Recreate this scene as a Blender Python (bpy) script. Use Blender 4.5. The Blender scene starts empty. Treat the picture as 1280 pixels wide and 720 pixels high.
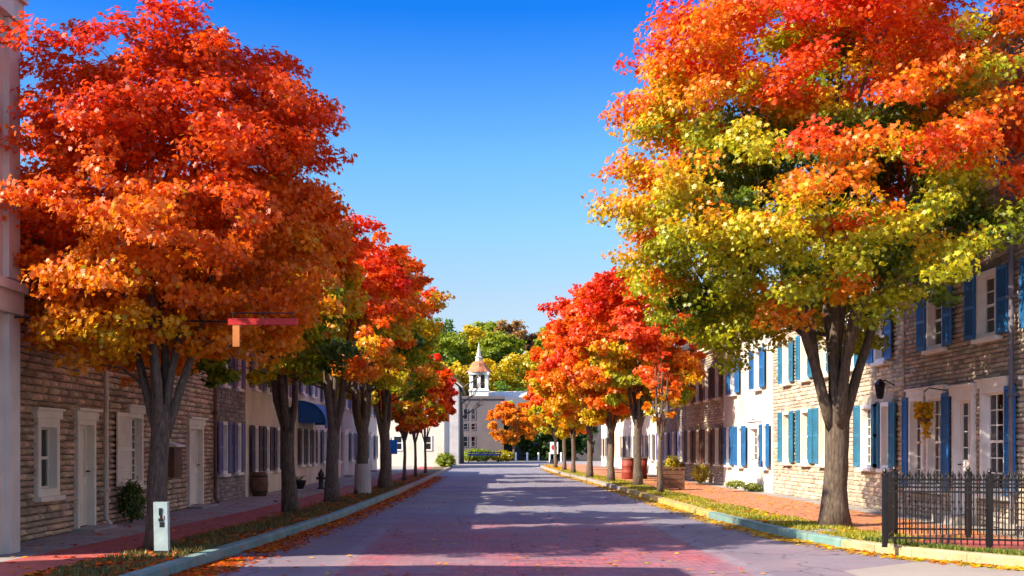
import bpy, math, random
import numpy as np
from mathutils import Vector, noise

SC = bpy.context.scene
COL = SC.collection
F = 1350.0            # focal length in pixels of the 1280 px wide photograph
VX, HY = 610.0, 560.0 # vanishing point of the street
EYE = 1.6
KZ = 0.15             # kerb height
XL, XR = -7.2, 9.2    # facade planes of the two rows

def R(d): return math.radians(d)
def DX(px, X): return F * X / (px - VX)             # distance at which the line x=X meets column px
def gp(px, py, z=0.0):
    D = F * (EYE - z) / (py - HY)
    return ((px - VX) / F * D, D)

# ---------------------------------------------------------------- materials
def new_mat(name):
    m = bpy.data.materials.new(name); m.use_nodes = True
    nt = m.node_tree
    return m, nt, nt.nodes['Principled BSDF']

def N(nt, t, **kw):
    n = nt.nodes.new(t)
    for k, v in kw.items():
        if k.startswith('i_'):
            key = k[2:]
            key = int(key) if key.isdigit() else key.replace('_', ' ')
            n.inputs[key].default_value = v
        else: setattr(n, k, v)
    return n

def mixc(nt, fac, a, b, mode='MIX'):
    n = nt.nodes.new('ShaderNodeMix'); n.data_type = 'RGBA'; n.blend_type = mode
    for sock, v in ((n.inputs[0], fac), (n.inputs[6], a), (n.inputs[7], b)):
        if hasattr(v, 'is_output'): nt.links.new(v, sock)
        elif isinstance(v, (tuple, list)): sock.default_value = (*v[:3], 1)
        else: sock.default_value = v
    return n.outputs[2]

def coords(nt): return N(nt, 'ShaderNodeTexCoord').outputs['Object']
def geo_pos(nt): return N(nt, 'ShaderNodeNewGeometry').outputs['Position']

def noisy(nt, vec, scale, detail=5, rough=.6):
    n = N(nt, 'ShaderNodeTexNoise', i_Scale=scale, i_Detail=detail, i_Roughness=rough)
    nt.links.new(vec, n.inputs['Vector']); return n.outputs['Fac']

def ramp(nt, fac, stops):
    r = N(nt, 'ShaderNodeValToRGB'); e = r.color_ramp.elements
    while len(e) < len(stops): e.new(.5)
    for el, (p, c) in zip(e, stops):
        el.position = p; el.color = (*c, 1) if isinstance(c, tuple) else (c, c, c, 1)
    nt.links.new(fac, r.inputs[0]); return r.outputs[0]

def bump(nt, b, h, strength=.3, dist=.02):
    n = N(nt, 'ShaderNodeBump', i_Strength=strength, i_Distance=dist)
    nt.links.new(h, n.inputs['Height']); nt.links.new(n.outputs[0], b.inputs['Normal']); return n

def surf(name, col, rough=.8, scale=3.0, vary=.25, fine=40, bs=.25, bd=.01, metal=0, spec=.35, dirt=None):
    m, nt, b = new_mat(name)
    p = geo_pos(nt)
    f = noisy(nt, p, scale, 6)
    lo = tuple(c * (1 - vary) for c in col); hi = tuple(min(1, c * (1 + vary)) for c in col)
    c = ramp(nt, f, [(.3, lo), (.7, hi)])
    if dirt:
        d = noisy(nt, p, scale * .35, 8, .7)
        c = mixc(nt, ramp(nt, d, [(.5, 0.0), (.72, .6)]), c, dirt)
    nt.links.new(c, b.inputs['Base Color'])
    b.inputs['Roughness'].default_value = rough; b.inputs['Metallic'].default_value = metal
    b.inputs['Specular IOR Level'].default_value = spec
    bump(nt, b, noisy(nt, p, fine, 6, .7), bs, bd)
    return m

def col_mat(name, rough=.85, fine=30, bs=.4, bd=.015, vary=.3, scale=6):
    """colour comes from each stone's own 'col' attribute"""
    m, nt, b = new_mat(name)
    a = N(nt, 'ShaderNodeAttribute', attribute_name='col').outputs['Color']
    p = geo_pos(nt)
    f = ramp(nt, noisy(nt, p, scale, 7, .7), [(.25, 1 - vary), (.75, 1 + vary)])
    c = mixc(nt, 1.0, a, f, 'MULTIPLY')
    st = ramp(nt, noisy(nt, p, .7, 6, .65), [(.52, 0.0), (.75, .5)])
    c = mixc(nt, st, c, (.07, .055, .045))
    nt.links.new(c, b.inputs['Base Color']); b.inputs['Roughness'].default_value = rough
    bump(nt, b, noisy(nt, p, fine, 8, .75), bs, bd)
    return m

def kerb_mat(name, paint, stone=(.36, .31, .26)):
    m, nt, b = new_mat(name); p = geo_pos(nt)
    pa = ramp(nt, noisy(nt, p, 2.5, 6), [(.3, tuple(v * .7 for v in paint)), (.7, tuple(v * 1.2 for v in paint))])
    stn = ramp(nt, noisy(nt, p, 6, 7, .75), [(.3, tuple(v * .6 for v in stone)), (.7, stone)])
    c = mixc(nt, ramp(nt, noisy(nt, p, 4.5, 9, .8), [(.50, 0.0), (.60, .8)]), pa, stn)
    c = mixc(nt, ramp(nt, noisy(nt, p, 1.1, 8, .7), [(.5, 0.0), (.75, .6)]), c, (.13, .10, .08))
    nt.links.new(c, b.inputs['Base Color']); b.inputs['Roughness'].default_value = .8
    bump(nt, b, noisy(nt, p, 22, 9, .8), .8, .02); return m

def leaf_mat(name='leaves', trans=.5):
    m = bpy.data.materials.new(name); m.use_nodes = True
    nt = m.node_tree; nt.nodes.remove(nt.nodes['Principled BSDF'])
    out = nt.nodes['Material Output']
    a = N(nt, 'ShaderNodeAttribute', attribute_name='col').outputs['Color']
    f = ramp(nt, noisy(nt, geo_pos(nt), 14, 4), [(.3, .8), (.7, 1.15)])
    c = mixc(nt, 1.0, a, f, 'MULTIPLY')
    d = N(nt, 'ShaderNodeBsdfDiffuse'); t = N(nt, 'ShaderNodeBsdfTranslucent')
    g = N(nt, 'ShaderNodeBsdfGlossy', i_Roughness=.45); g.inputs[0].default_value = (1, 1, 1, 1)
    nt.links.new(c, d.inputs[0]); nt.links.new(c, t.inputs[0])
    m1 = N(nt, 'ShaderNodeMixShader'); m1.inputs[0].default_value = trans
    nt.links.new(d.outputs[0], m1.inputs[1]); nt.links.new(t.outputs[0], m1.inputs[2])
    m2 = N(nt, 'ShaderNodeMixShader'); m2.inputs[0].default_value = .025
    nt.links.new(m1.outputs[0], m2.inputs[1]); nt.links.new(g.outputs[0], m2.inputs[2])
    nt.links.new(m2.outputs[0], out.inputs[0])
    return m

def brick_mat(name, c1, c2, mortar, bw, bh, rot=0, off=.5, ms=.012, bs=.35, stain=(.05, .04, .04), leaf=0, patch=None):
    """pavers laid in the ground plane"""
    m, nt, b = new_mat(name)
    p = geo_pos(nt)
    mp = N(nt, 'ShaderNodeMapping'); mp.inputs['Rotation'].default_value = (0, 0, rot); nt.links.new(p, mp.inputs[0])
    wob = N(nt, 'ShaderNodeTexNoise', i_Scale=1.3); nt.links.new(p, wob.inputs['Vector'])
    add = N(nt, 'ShaderNodeVectorMath', operation='MULTIPLY_ADD'); add.inputs[1].default_value = (.05, .05, .05)
    nt.links.new(wob.outputs['Color'], add.inputs[0]); nt.links.new(mp.outputs[0], add.inputs[2])
    br = N(nt, 'ShaderNodeTexBrick', i_Scale=1.0, offset=off)
    br.inputs['Color1'].default_value = (*c1, 1); br.inputs['Color2'].default_value = (*c2, 1); br.inputs['Mortar'].default_value = (*mortar, 1)
    br.inputs['Mortar Size'].default_value = ms; br.inputs['Brick Width'].default_value = bw; br.inputs['Row Height'].default_value = bh
    br.inputs['Mortar Smooth'].default_value = .3
    nt.links.new(add.outputs[0], br.inputs[0])
    f = ramp(nt, noisy(nt, p, 9, 5), [(.3, .72), (.7, 1.25)])
    c = mixc(nt, 1.0, br.outputs['Color'], f, 'MULTIPLY')
    if patch: c = mixc(nt, ramp(nt, noisy(nt, p, .35, 5), [(.42, 0.0), (.62, 1.0)]), c, patch)
    c = mixc(nt, ramp(nt, noisy(nt, p, .8, 7, .7), [(.5, 0.0), (.8, .7)]), c, stain)
    nt.links.new(c, b.inputs['Base Color']); b.inputs['Roughness'].default_value = .8
    inv = N(nt, 'ShaderNodeMath', operation='SUBTRACT'); inv.inputs[0].default_value = 1; nt.links.new(br.outputs['Fac'], inv.inputs[1])
    s = N(nt, 'ShaderNodeMath', operation='ADD'); nt.links.new(inv.outputs[0], s.inputs[0]); nt.links.new(noisy(nt, p, 30, 5), s.inputs[1])
    bump(nt, b, s.outputs[0], bs, .01)
    return m

M = {}
def mats():
    M['leaf'] = leaf_mat()
    M['litter'] = leaf_mat('litter', .15)
    M['stone'] = col_mat('stone')
    M['stucco_cream'] = surf('stucco_cream', (.64, .57, .44), scale=1.1, vary=.13, dirt=(.26, .21, .16))
    M['stucco_beige'] = surf('stucco_beige', (.60, .54, .46), scale=1.5, vary=.12, dirt=(.22, .18, .15))
    M['stucco_white'] = surf('stucco_white', (.62, .57, .48), scale=1.0, vary=.10, dirt=(.35, .28, .20))
    M['stucco_grey'] = surf('stucco_grey', (.44, .41, .40), scale=1.0, vary=.15, dirt=(.17, .14, .13))
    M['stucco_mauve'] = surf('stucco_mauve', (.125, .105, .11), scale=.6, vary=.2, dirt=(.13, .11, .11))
    M['mortar'] = surf('mortar', (.20, .165, .13), scale=3, vary=.3)
    M['mortar_dark'] = surf('mortar_dark', (.11, .08, .06), scale=3, vary=.3)
    M['mortar_pale'] = surf('mortar_pale', (.36, .30, .23), scale=3, vary=.25)
    M['cream_paint'] = surf('cream_paint', (.76, .70, .57), .5, 2, .1, dirt=(.36, .29, .21))
    M['white_paint'] = surf('white_paint', (.80, .78, .74), .5, 2, .08, dirt=(.45, .40, .34))
    M['blue_paint'] = surf('blue_paint', (.018, .13, .34), .5, 2.5, .25, dirt=(.03, .08, .17))
    M['teal_paint'] = surf('teal_paint', (.03, .17, .28), .5, 2.5, .25, dirt=(.05, .10, .15))
    M['navy_paint'] = surf('navy_paint', (.12, .12, .27), .5, 2.5, .25, dirt=(.05, .05, .09))
    M['dark_paint'] = surf('dark_paint', (.03, .022, .055), .5, 2.5, .3)
    M['brown_paint'] = surf('brown_paint', (.10, .05, .035), .6, 2.5, .35, dirt=(.04, .03, .025))
    M['grey_paint'] = surf('grey_paint', (.14, .13, .16), .55, 2.5, .3)
    M['curtain'] = surf('curtain', (.55, .50, .42), .9, 5, .2)
    M['interior'] = surf('interior', (.06, .05, .045), .9)
    M['iron'] = surf('iron', (.014, .013, .014), .42, 10, .4, bs=.2, bd=.003, metal=.3, spec=.5)
    M['metal'] = surf('metal', (.35, .35, .35), .4, 10, .2, metal=.8)
    M['pipe'] = surf('pipe', (.55, .49, .40), .45, 4, .15)
    M['concrete'] = surf('concrete', (.30, .27, .25), .9, 1.2, .22, fine=60, dirt=(.14, .115, .10))
    M['slate'] = surf('slate', (.085, .085, .095), .7, 5, .35, fine=14, bs=.5)
    M['brownroof'] = surf('brownroof', (.17, .12, .09), .8, 5, .35, fine=14, bs=.5)
    M['redtile'] = surf('redtile', (.50, .17, .08), .8, 2, .25, fine=8, bs=.5)
    M['wood'] = surf('wood', (.13, .06, .035), .7, 5, .4)
    M['red'] = surf('red', (.50, .022, .018), .5, 4, .2)
    M['rust_red'] = surf('rust_red', (.26, .045, .03), .6, 4, .35)
    M['orange_wood'] = surf('orange_wood', (.55, .19, .05), .6, 4, .2)
    M['yellow'] = surf('yellow', (.72, .40, .01), .6, 9, .35)
    M['awning'] = surf('awning', (.012, .10, .36), .7, 4, .2)
    M['bluesign'] = surf('bluesign', (.01, .20, .60), .4, 4, .1)
    M['whitebox'] = surf('whitebox', (.40, .52, .52), .5, 7, .15, dirt=(.25, .33, .32))
    M['black'] = surf('black', (.012, .012, .014), .6, 6, .3)
    M['pinkmark'] = surf('pinkmark', (.45, .22, .26), .6, 6, .3)
    M['hydrant'] = surf('hydrant', (.03, .025, .03), .4, 6, .3)
    M['kerb_teal'] = kerb_mat('kerb_teal', (.15, .31, .29))
    M['kerb_yellow'] = kerb_mat('kerb_yellow', (.58, .40, .09))
    M['kerb_cream'] = kerb_mat('kerb_cream', (.52, .42, .20))
    M['kerb_plain'] = kerb_mat('kerb_plain', (.36, .31, .25))
    # roadway: bluish asphalt, worn brick showing through near the corner, faded strips, cracks, wheel tracks
    m, nt, b = new_mat('asphalt'); p = geo_pos(nt)
    sx = N(nt, 'ShaderNodeSeparateXYZ'); nt.links.new(p, sx.inputs[0])
    def mth(op, a, c=None, cl=False):
        n = N(nt, 'ShaderNodeMath', operation=op, use_clamp=cl)
        for i, v in enumerate((a, c)):
            if v is None: continue
            if hasattr(v, 'is_output'): nt.links.new(v, n.inputs[i])
            else: n.inputs[i].default_value = v
        return n.outputs[0]
    base = ramp(nt, noisy(nt, p, .45, 7, .65), [(.3, (.14, .14, .195)), (.5, (.19, .18, .22)), (.7, (.26, .235, .24))])
    fine = ramp(nt, noisy(nt, p, 55, 4, .8), [(.3, .7), (.7, 1.3)]); base = mixc(nt, 1.0, base, fine, 'MULTIPLY')
    br = N(nt, 'ShaderNodeTexBrick', i_Scale=1.0); br.inputs['Color1'].default_value = (.48, .09, .095, 1); br.inputs['Color2'].default_value = (.30, .07, .11, 1); br.inputs['Mortar'].default_value = (.10, .075, .11, 1)
    br.inputs['Mortar Size'].default_value = .012; br.inputs['Brick Width'].default_value = .22; br.inputs['Row Height'].default_value = .11; br.inputs['Mortar Smooth'].default_value = .4
    wob = N(nt, 'ShaderNodeTexNoise', i_Scale=1.1); nt.links.new(p, wob.inputs['Vector'])
    ad = N(nt, 'ShaderNodeVectorMath', operation='MULTIPLY_ADD'); ad.inputs[1].default_value = (.08, .08, 0); nt.links.new(wob.outputs['Color'], ad.inputs[0]); nt.links.new(p, ad.inputs[2]); nt.links.new(ad.outputs[0], br.inputs[0])
    brick = mixc(nt, 1.0, br.outputs['Color'], ramp(nt, noisy(nt, p, 5, 6, .7), [(.3, .6), (.7, 1.35)]), 'MULTIPLY')
    ax = mth('ABSOLUTE', mth('SUBTRACT', sx.outputs[0], .7))
    my = mth('MULTIPLY', mth('SUBTRACT', 27.0, sx.outputs[1]), .14, True)
    mx_ = mth('MULTIPLY', mth('SUBTRACT', 2.9, ax), 2.2, True)
    ns = ramp(nt, noisy(nt, p, .55, 7, .7), [(.34, .4), (.56, 1.0)])
    fac = mth('MULTIPLY', mth('MULTIPLY', my, mth('ADD', mth('MULTIPLY', mx_, .75), .2)), ns, True)
    c = mixc(nt, fac, base, brick)
    # faded edging strips
    st = mth('MULTIPLY', mth('SUBTRACT', .16, mth('ABSOLUTE', mth('SUBTRACT', ax, 2.75))), 12, True)
    c = mixc(nt, mth('MULTIPLY', mth('MULTIPLY', st, my), ramp(nt, noisy(nt, p, 1.6, 6, .75), [(.38, .05), (.6, .75)])), c, (.25, .24, .27))
    # wheel tracks and drips
    tr_ = mth('MULTIPLY', mth('ADD', mth('SINE', mth('MULTIPLY', mth('ADD', sx.outputs[0], 2.9), 3.9)), .1), .35, True)
    c = mixc(nt, mth('MULTIPLY', tr_, ramp(nt, noisy(nt, p, .8, 6), [(.35, .1), (.65, .7)])), c, (.12, .105, .13))
    vo = N(nt, 'ShaderNodeTexVoronoi', feature='DISTANCE_TO_EDGE', i_Scale=.42)
    wv = N(nt, 'ShaderNodeVectorMath', operation='MULTIPLY_ADD'); wv.inputs[1].default_value = (.9, .9, 0); w2 = N(nt, 'ShaderNodeTexNoise', i_Scale=1.7, i_Detail=6); nt.links.new(p, w2.inputs['Vector'])
    nt.links.new(w2.outputs['Color'], wv.inputs[0]); nt.links.new(p, wv.inputs[2]); nt.links.new(wv.outputs[0], vo.inputs['Vector'])
    crk = ramp(nt, vo.outputs['Distance'], [(.0, .85), (.012, 0.0)])
    c = mixc(nt, crk, c, (.04, .035, .05))
    nt.links.new(c, b.inputs['Base Color']); b.inputs['Roughness'].default_value = .82; bump(nt, b, noisy(nt, p, 80, 5, .8), .5, .006)
    M['asphalt'] = m
    M['asphalt_pale'] = surf('asphalt_pale', (.30, .255, .235), .85, .4, .16, fine=90, bs=.5, bd=.006, dirt=(.20, .165, .155))
    M['brick_road'] = brick_mat('brick_road', (.31, .10, .13), (.22, .10, .16), (.17, .11, .17), .22, .11, ms=.010, stain=(.12, .085, .12))
    M['brick_walk'] = brick_mat('brick_walk', (.46, .075, .06), (.33, .06, .06), (.20, .08, .07), .2, .1, rot=R(90), ms=.008, stain=(.16, .05, .045))
    M['brick_walk_orange'] = brick_mat('brick_walk_orange', (.55, .20, .09), (.45, .15, .07), (.30, .17, .10), .2, .1, rot=R(90), ms=.008, stain=(.30, .13, .07))
    M['border'] = surf('border', (.24, .225, .245), .8, 2, .2, fine=60)
    # verge: grass and earth
    m, nt, b = new_mat('verge'); p = geo_pos(nt)
    c = ramp(nt, noisy(nt, p, 2.2, 7, .7), [(.36, (.13, .065, .03)), (.55, (.12, .09, .025)), (.72, (.10, .12, .02))])
    nt.links.new(c, b.inputs['Base Color']); b.inputs['Roughness'].default_value = .95
    bump(nt, b, noisy(nt, p, 40, 8, .8), .8, .03); M['verge'] = m
    m, nt, b = new_mat('ground'); p = geo_pos(nt)
    c = ramp(nt, noisy(nt, p, .25, 8, .7), [(.35, (.07, .06, .03)), (.55, (.05, .08, .02)), (.7, (.11, .10, .03))])
    nt.links.new(c, b.inputs['Base Color']); b.inputs['Roughness'].default_value = .95; M['ground'] = m
    # bark
    m, nt, b = new_mat('bark'); p = geo_pos(nt)
    mp = N(nt, 'ShaderNodeMapping'); mp.inputs['Scale'].default_value = (1, 1, .22); nt.links.new(p, mp.inputs[0])
    f = noisy(nt, mp.outputs[0], 26, 8, .75)
    c = ramp(nt, f, [(.32, (.035, .025, .02)), (.5, (.12, .085, .06)), (.7, (.23, .175, .13))])
    nt.links.new(c, b.inputs['Base Color']); b.inputs['Roughness'].default_value = .9
    bump(nt, b, f, .9, .05); M['bark'] = m
    # window glass: thin, reflecting pane
    m = bpy.data.materials.new('glass'); m.use_nodes = True; nt = m.node_tree; nt.nodes.remove(nt.nodes['Principled BSDF'])
    fr = N(nt, 'ShaderNodeFresnel', i_IOR=1.8)
    g = N(nt, 'ShaderNodeBsdfGlossy', i_Roughness=.03); t = N(nt, 'ShaderNodeBsdfTransparent'); t.inputs[0].default_value = (.75, .8, .85, 1)
    nm = N(nt, 'ShaderNodeBump', i_Strength=.15, i_Distance=.02); nt.links.new(noisy(nt, geo_pos(nt), 2.5, 2), nm.inputs['Height'])
    nt.links.new(nm.outputs[0], g.inputs['Normal'])
    mx = N(nt, 'ShaderNodeMixShader'); nt.links.new(fr.outputs[0], mx.inputs[0]); nt.links.new(t.outputs[0], mx.inputs[1]); nt.links.new(g.outputs[0], mx.inputs[2])
    nt.links.new(mx.outputs[0], nt.nodes['Material Output'].inputs[0]); M['glass'] = m
mats()

# ---------------------------------------------------------------- mesh building
class MB:
    def __init__(s): s.v, s.f, s.c = [], [], []
    def add(s, verts, faces, col=(1, 1, 1)):
        n = len(s.v); s.v.extend(verts); s.f.extend(tuple(i + n for i in f) for f in faces); s.c.extend([col] * len(verts))
    def box(s, x0, x1, y0, y1, z0, z1, col=(1, 1, 1)):
        x0, x1 = sorted((x0, x1)); y0, y1 = sorted((y0, y1)); z0, z1 = sorted((z0, z1))
        s.add([(x0, y0, z0), (x1, y0, z0), (x1, y1, z0), (x0, y1, z0), (x0, y0, z1), (x1, y0, z1), (x1, y1, z1), (x0, y1, z1)],
              [(0, 3, 2, 1), (4, 5, 6, 7), (0, 1, 5, 4), (1, 2, 6, 5), (2, 3, 7, 6), (3, 0, 4, 7)], col)
    def hexa(s, p, col=(1, 1, 1)):
        """8 points, bottom ring then top ring"""
        a, b, c = (Vector(p[i]) for i in (0, 1, 3)); d = Vector(p[4])
        fs = [(0, 3, 2, 1), (4, 5, 6, 7), (0, 1, 5, 4), (1, 2, 6, 5), (2, 3, 7, 6), (3, 0, 4, 7)]
        if (b - a).cross(c - a).dot(d - a) < 0: fs = [tuple(reversed(f)) for f in fs]
        s.add(p, fs, col)
    def tube(s, pts, rads, n=8, rough=0, seed=0, flare=0):
        pts = [Vector(p) for p in pts]; base = len(s.v); ref = Vector((.37, .93, .05))
        for i, p in enumerate(pts):
            t = (pts[min(i + 1, len(pts) - 1)] - pts[max(i - 1, 0)]).normalized()
            u = t.cross(ref); u = u.normalized() if u.length > 1e-4 else Vector((1, 0, 0)); w = t.cross(u)
            for k in range(n):
                a = 2 * math.pi * k / n; r = rads[i]
                if rough: r *= 1 + rough * noise.noise(Vector((math.cos(a) * 1.6 + seed, math.sin(a) * 1.6, p.z * 1.7))) 
                if flare: r *= 1 + flare * max(0, 1 - i / 2.2) * (.5 + .5 * math.sin(a * 4 + seed))
                s.v.append(tuple(p + (u * math.cos(a) + w * math.sin(a)) * r)); s.c.append((1, 1, 1))
        for i in range(len(pts) - 1):
            for k in range(n):
                a, b = base + i * n + k, base + i * n + (k + 1) % n
                s.f.append((a, b, b + n, a + n))
        s.f.append(tuple(base + k for k in reversed(range(n)))); s.f.append(tuple(base + (len(pts) - 1) * n + k for k in range(n)))
    def lathe(s, c, prof, n=16, col=(1, 1, 1)):
        base = len(s.v)
        for r, z in prof:
            for k in range(n):
                a = 2 * math.pi * k / n; s.v.append((c[0] + r * math.cos(a), c[1] + r * math.sin(a), c[2] + z)); s.c.append(col)
        for i in range(len(prof) - 1):
            for k in range(n):
                a, b = base + i * n + k, base + i * n + (k + 1) % n
                s.f.append((a, b, b + n, a + n))
        s.f.append(tuple(base + k for k in reversed(range(n)))); s.f.append(tuple(base + (len(prof) - 1) * n + k for k in range(n)))
    def build(s, name, mat, parent=None, smooth=False):
        off = Vector((0, 0, 0)); q = parent
        while q is not None: off += q.location; q = q.parent
        me = bpy.data.meshes.new(name)
        me.from_pydata([(a - off.x, b - off.y, c - off.z) for a, b, c in s.v], [], s.f)
        ca = me.attributes.new('col', 'FLOAT_COLOR', 'POINT')
        ca.data.foreach_set('color', np.array([(*c, 1) for c in s.c], dtype=np.float32).ravel())
        me.materials.append(M[mat] if isinstance(mat, str) else mat)
        if smooth: me.polygons.foreach_set('use_smooth', [True] * len(me.polygons))
        o = bpy.data.objects.new(name, me); COL.objects.link(o)
        if parent is not None: o.parent = parent
        return o

def np_mesh(name, V, nper, C, mat, parent=None):
    """V (n, nper, 3) polygons with nper corners, C (n,3) colours"""
    n = len(V); me = bpy.data.meshes.new(name)
    if parent is not None: V = V - np.array(parent.location)
    me.vertices.add(n * nper); me.vertices.foreach_set('co', V.astype(np.float32).ravel())
    me.loops.add(n * nper); me.loops.foreach_set('vertex_index', np.arange(n * nper, dtype=np.int32))
    me.polygons.add(n); me.polygons.foreach_set('loop_start', np.arange(0, n * nper, nper, dtype=np.int32))
    me.update(calc_edges=True)
    ca = me.attributes.new('col', 'FLOAT_COLOR', 'POINT')
    cc = np.ones((n, nper, 4), np.float32); cc[:, :, :3] = C[:, None, :]; ca.data.foreach_set('color', cc.ravel())
    me.materials.append(M[mat])
    o = bpy.data.objects.new(name, me); COL.objects.link(o)
    if parent is not None: o.parent = parent
    return o

def tag(o, label, cat, group=None, kind=None):
    if label: o['label'] = label
    if cat: o['category'] = cat
    if group: o['group'] = group
    if kind: o['kind'] = kind
    return o
def thing(name, loc, label, cat, group=None):
    o = bpy.data.objects.new(name, None); COL.objects.link(o); o.location = loc; o.empty_display_size = .3
    return tag(o, label, cat, group)
def struct(o, label=None): o['kind'] = 'structure'; return o

# ---------------------------------------------------------------- leaves and trees
MAPLE = np.array([(0, -.55), (.16, -.12), (.52, -.05), (.3, .16), (.34, .48), (.1, .36), (0, .62), (-.12, .34), (-.36, .46), (-.3, .14), (-.5, -.06), (-.15, -.14)])
KITE = np.array([(0, -.55), (.42, .0), (0, .6), (-.42, .05)])

def leaf_polys(P, Nn, size, shape, rng):
    """P (n,3) positions, Nn (n,3) normals"""
    n = len(P); Nn = Nn / (np.linalg.norm(Nn, axis=1, keepdims=True) + 1e-9)
    r = rng.normal(size=(n, 3)); U = np.cross(Nn, r); U /= np.linalg.norm(U, axis=1, keepdims=True) + 1e-9; W = np.cross(Nn, U)
    s = size * rng.uniform(.65, 1.3, n)
    sh = shape[None] * s[:, None, None]
    cup = (shape ** 2).sum(1)[None, :, None] * s[:, None, None] * .5
    return P[:, None] + U[:, None] * sh[:, :, :1] + W[:, None] * sh[:, :, 1:2] - Nn[:, None] * cup

def pal(t, stops):
    t = np.clip(t, 0, 1); xs = [s[0] for s in stops]
    return np.stack([np.interp(t, xs, [s[1][k] for s in stops]) for k in range(3)], 1)

CRIM, RED, ORED, ORNG = (.74, .016, .012), (.82, .05, .006), (.87, .105, .004), (.89, .20, .005)
AMBR, YELL, YGRN, GREN, DGRN = (.87, .33, .006), (.80, .50, .010), (.50, .50, .010), (.16, .25, .012), (.06, .11, .01)

def tree(label, base, fork, tr, cc, rad, nclump, lper, lsize, stops, seed, colour=None, nlimb=5, cut=None, shape=MAPLE, group=None, cat='tree',
         limbs=None, flat=0.0, csize=.15, name='maple_tree', lo_cut=-1.0, limb_r=.46, trans=None, fill=.5):
    rng = np.random.default_rng(seed); rnd = random.Random(seed)
    bx, by, bz = base
    root = thing(name, (bx, by, bz), label, cat, group)
    cc = np.array(cc, float); rad = np.array(rad, float)
    # clumps
    dirs = rng.normal(size=(nclump * 4, 3)); dirs /= np.linalg.norm(dirs, axis=1, keepdims=True)
    dirs = dirs[dirs[:, 2] > lo_cut][:nclump * 2]
    env = np.array([1 + .26 * noise.noise(Vector(d * 1.7) + Vector((seed, 0, 0))) + .16 * noise.noise(Vector(d * 4.1) + Vector((0, seed, 0))) for d in dirs])
    rr = rng.uniform(0, 1, len(dirs)) ** fill
    rr = np.where(rng.uniform(size=len(dirs)) < .5, .82 + .18 * rr, .25 + .65 * rr)
    pos = cc + dirs * rad * (env * rr)[:, None]
    # keep them apart
    sq = (np.abs(dirs[:, 0]) ** 2.6 + np.abs(dirs[:, 1]) ** 2.6 + np.abs(dirs[:, 2]) ** 2.6) ** (-1 / 2.6); pos = cc + (pos - cc) * sq[:, None]
    keep = []; mind = csize * rad.mean() * .78
    for i in range(len(pos)):
        if len(keep) >= nclump: break
        if all(np.sum((pos[i] - pos[j]) ** 2) > mind ** 2 for j in keep): keep.append(i)
    if cut: keep = [i for i in keep if not cut(*pos[i])]
    pos = pos[keep]; rr = rr[keep]; env = env[keep]; nc = len(pos)
    # trunk
    top = Vector((bx, by, bz + fork)); rb = MB()
    lean = Vector(((cc[0] - bx) * .18, (cc[1] - by) * .18, 0))
    k = 7; pts = []; rads = []
    for i in range(k):
        t = i / (k - 1); pts.append(Vector((bx, by, bz - .05)) + (Vector((0, 0, fork + .05)) + lean) * t + Vector((math.sin(t * 5 + seed) * .03, math.cos(t * 4 + seed) * .03, 0)) * fork * .4 * t)
        rads.append(tr * (1.28 - .34 * min(1, t * 3.5) - .06 * t if t < .95 else 1.02))
    pts.append(pts[-1] + Vector((0, 0, tr * 1.0))); rads[-1] = tr * .92; rads.append(tr * .5)
    rb.tube(pts, rads, 14 if tr > .1 else 8, .22, seed, .18)
    tp = pts[-2]
    # limbs
    nodes = []
    if limbs is None:
        limbs = [(math.cos(2 * math.pi * i / nlimb + seed), math.sin(2 * math.pi * i / nlimb + seed), rnd.uniform(.9, 2.2)) for i in range(nlimb)] + [(0.05, .1, 3)]
    for li, dr in enumerate(limbs):
        d = Vector(dr).normalized(); tgt = Vector(cc) + Vector((d.x * rad[0] * .62, d.y * rad[1] * .62, (d.z * 1.15 - .15) * rad[2] * .68))
        start = tp + Vector((d.x * tr * .45, d.y * tr * .45, -tr * 2.2)); L = (tgt - start).length; lp = []; lr = []
        up = start + Vector((d.x * .30, d.y * .30, .55)) * L * .45
        for i in range(9):
            t = i / 8; p = start * (1 - t) ** 2 + up * 2 * t * (1 - t) + tgt * t * t
            p += Vector((noise.noise(Vector((t * 3, li, seed))), noise.noise(Vector((t * 3, li + 9, seed))), 0)) * .16 * t * L * .5
            lp.append(p); lr.append(tr * limb_r * (1 - .86 * t) + .008)
            if i > 1: nodes.append((p, lr[-1]))
        rb.tube(lp, lr, 7, .1, seed + li)
    # branches to clumps via nearest node
    order = np.argsort(np.linalg.norm(pos - np.array(tp), axis=1))
    for i in order:
        c = Vector(pos[i]); best = min(nodes, key=lambda q: (q[0] - c).length + max(0, q[0].z - c.z + .15) * 1.3)
        s = best[0]; L = (c - s).length; r0 = min(best[1] * .6, .012 + L * .016) * (1 if tr > .1 else .6) + .003
        mid = s.lerp(c, .5) + Vector((rnd.uniform(-.1, .1), rnd.uniform(-.1, .1), .10)) * L
        rb.tube([s, mid, c], [r0, r0 * .65, .004], 4)
        nodes.append((mid, r0 * .65)); 
    rb.build('trunk', 'bark', root, True)
    # leaves
    cr = csize * rad.mean() * rng.uniform(.75, 1.35, nc)
    cnt = np.maximum(4, (lper * (cr / cr.mean()) ** 2)).astype(int)
    idx = np.repeat(np.arange(nc), cnt); n = len(idx)
    g = rng.normal(size=(n, 3)); g /= np.linalg.norm(g, axis=1, keepdims=True); g *= (rng.uniform(0, 1, n) ** .45)[:, None]
    out = (pos - cc) / rad; out /= np.linalg.norm(out, axis=1, keepdims=True) + 1e-9
    # lobed clumps: a few sub-sprays each
    sub = rng.normal(size=(nc, 5, 3)); sub /= np.linalg.norm(sub, axis=2, keepdims=True)
    which = rng.integers(0, 5, n); off = sub[idx, which] * .62
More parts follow.
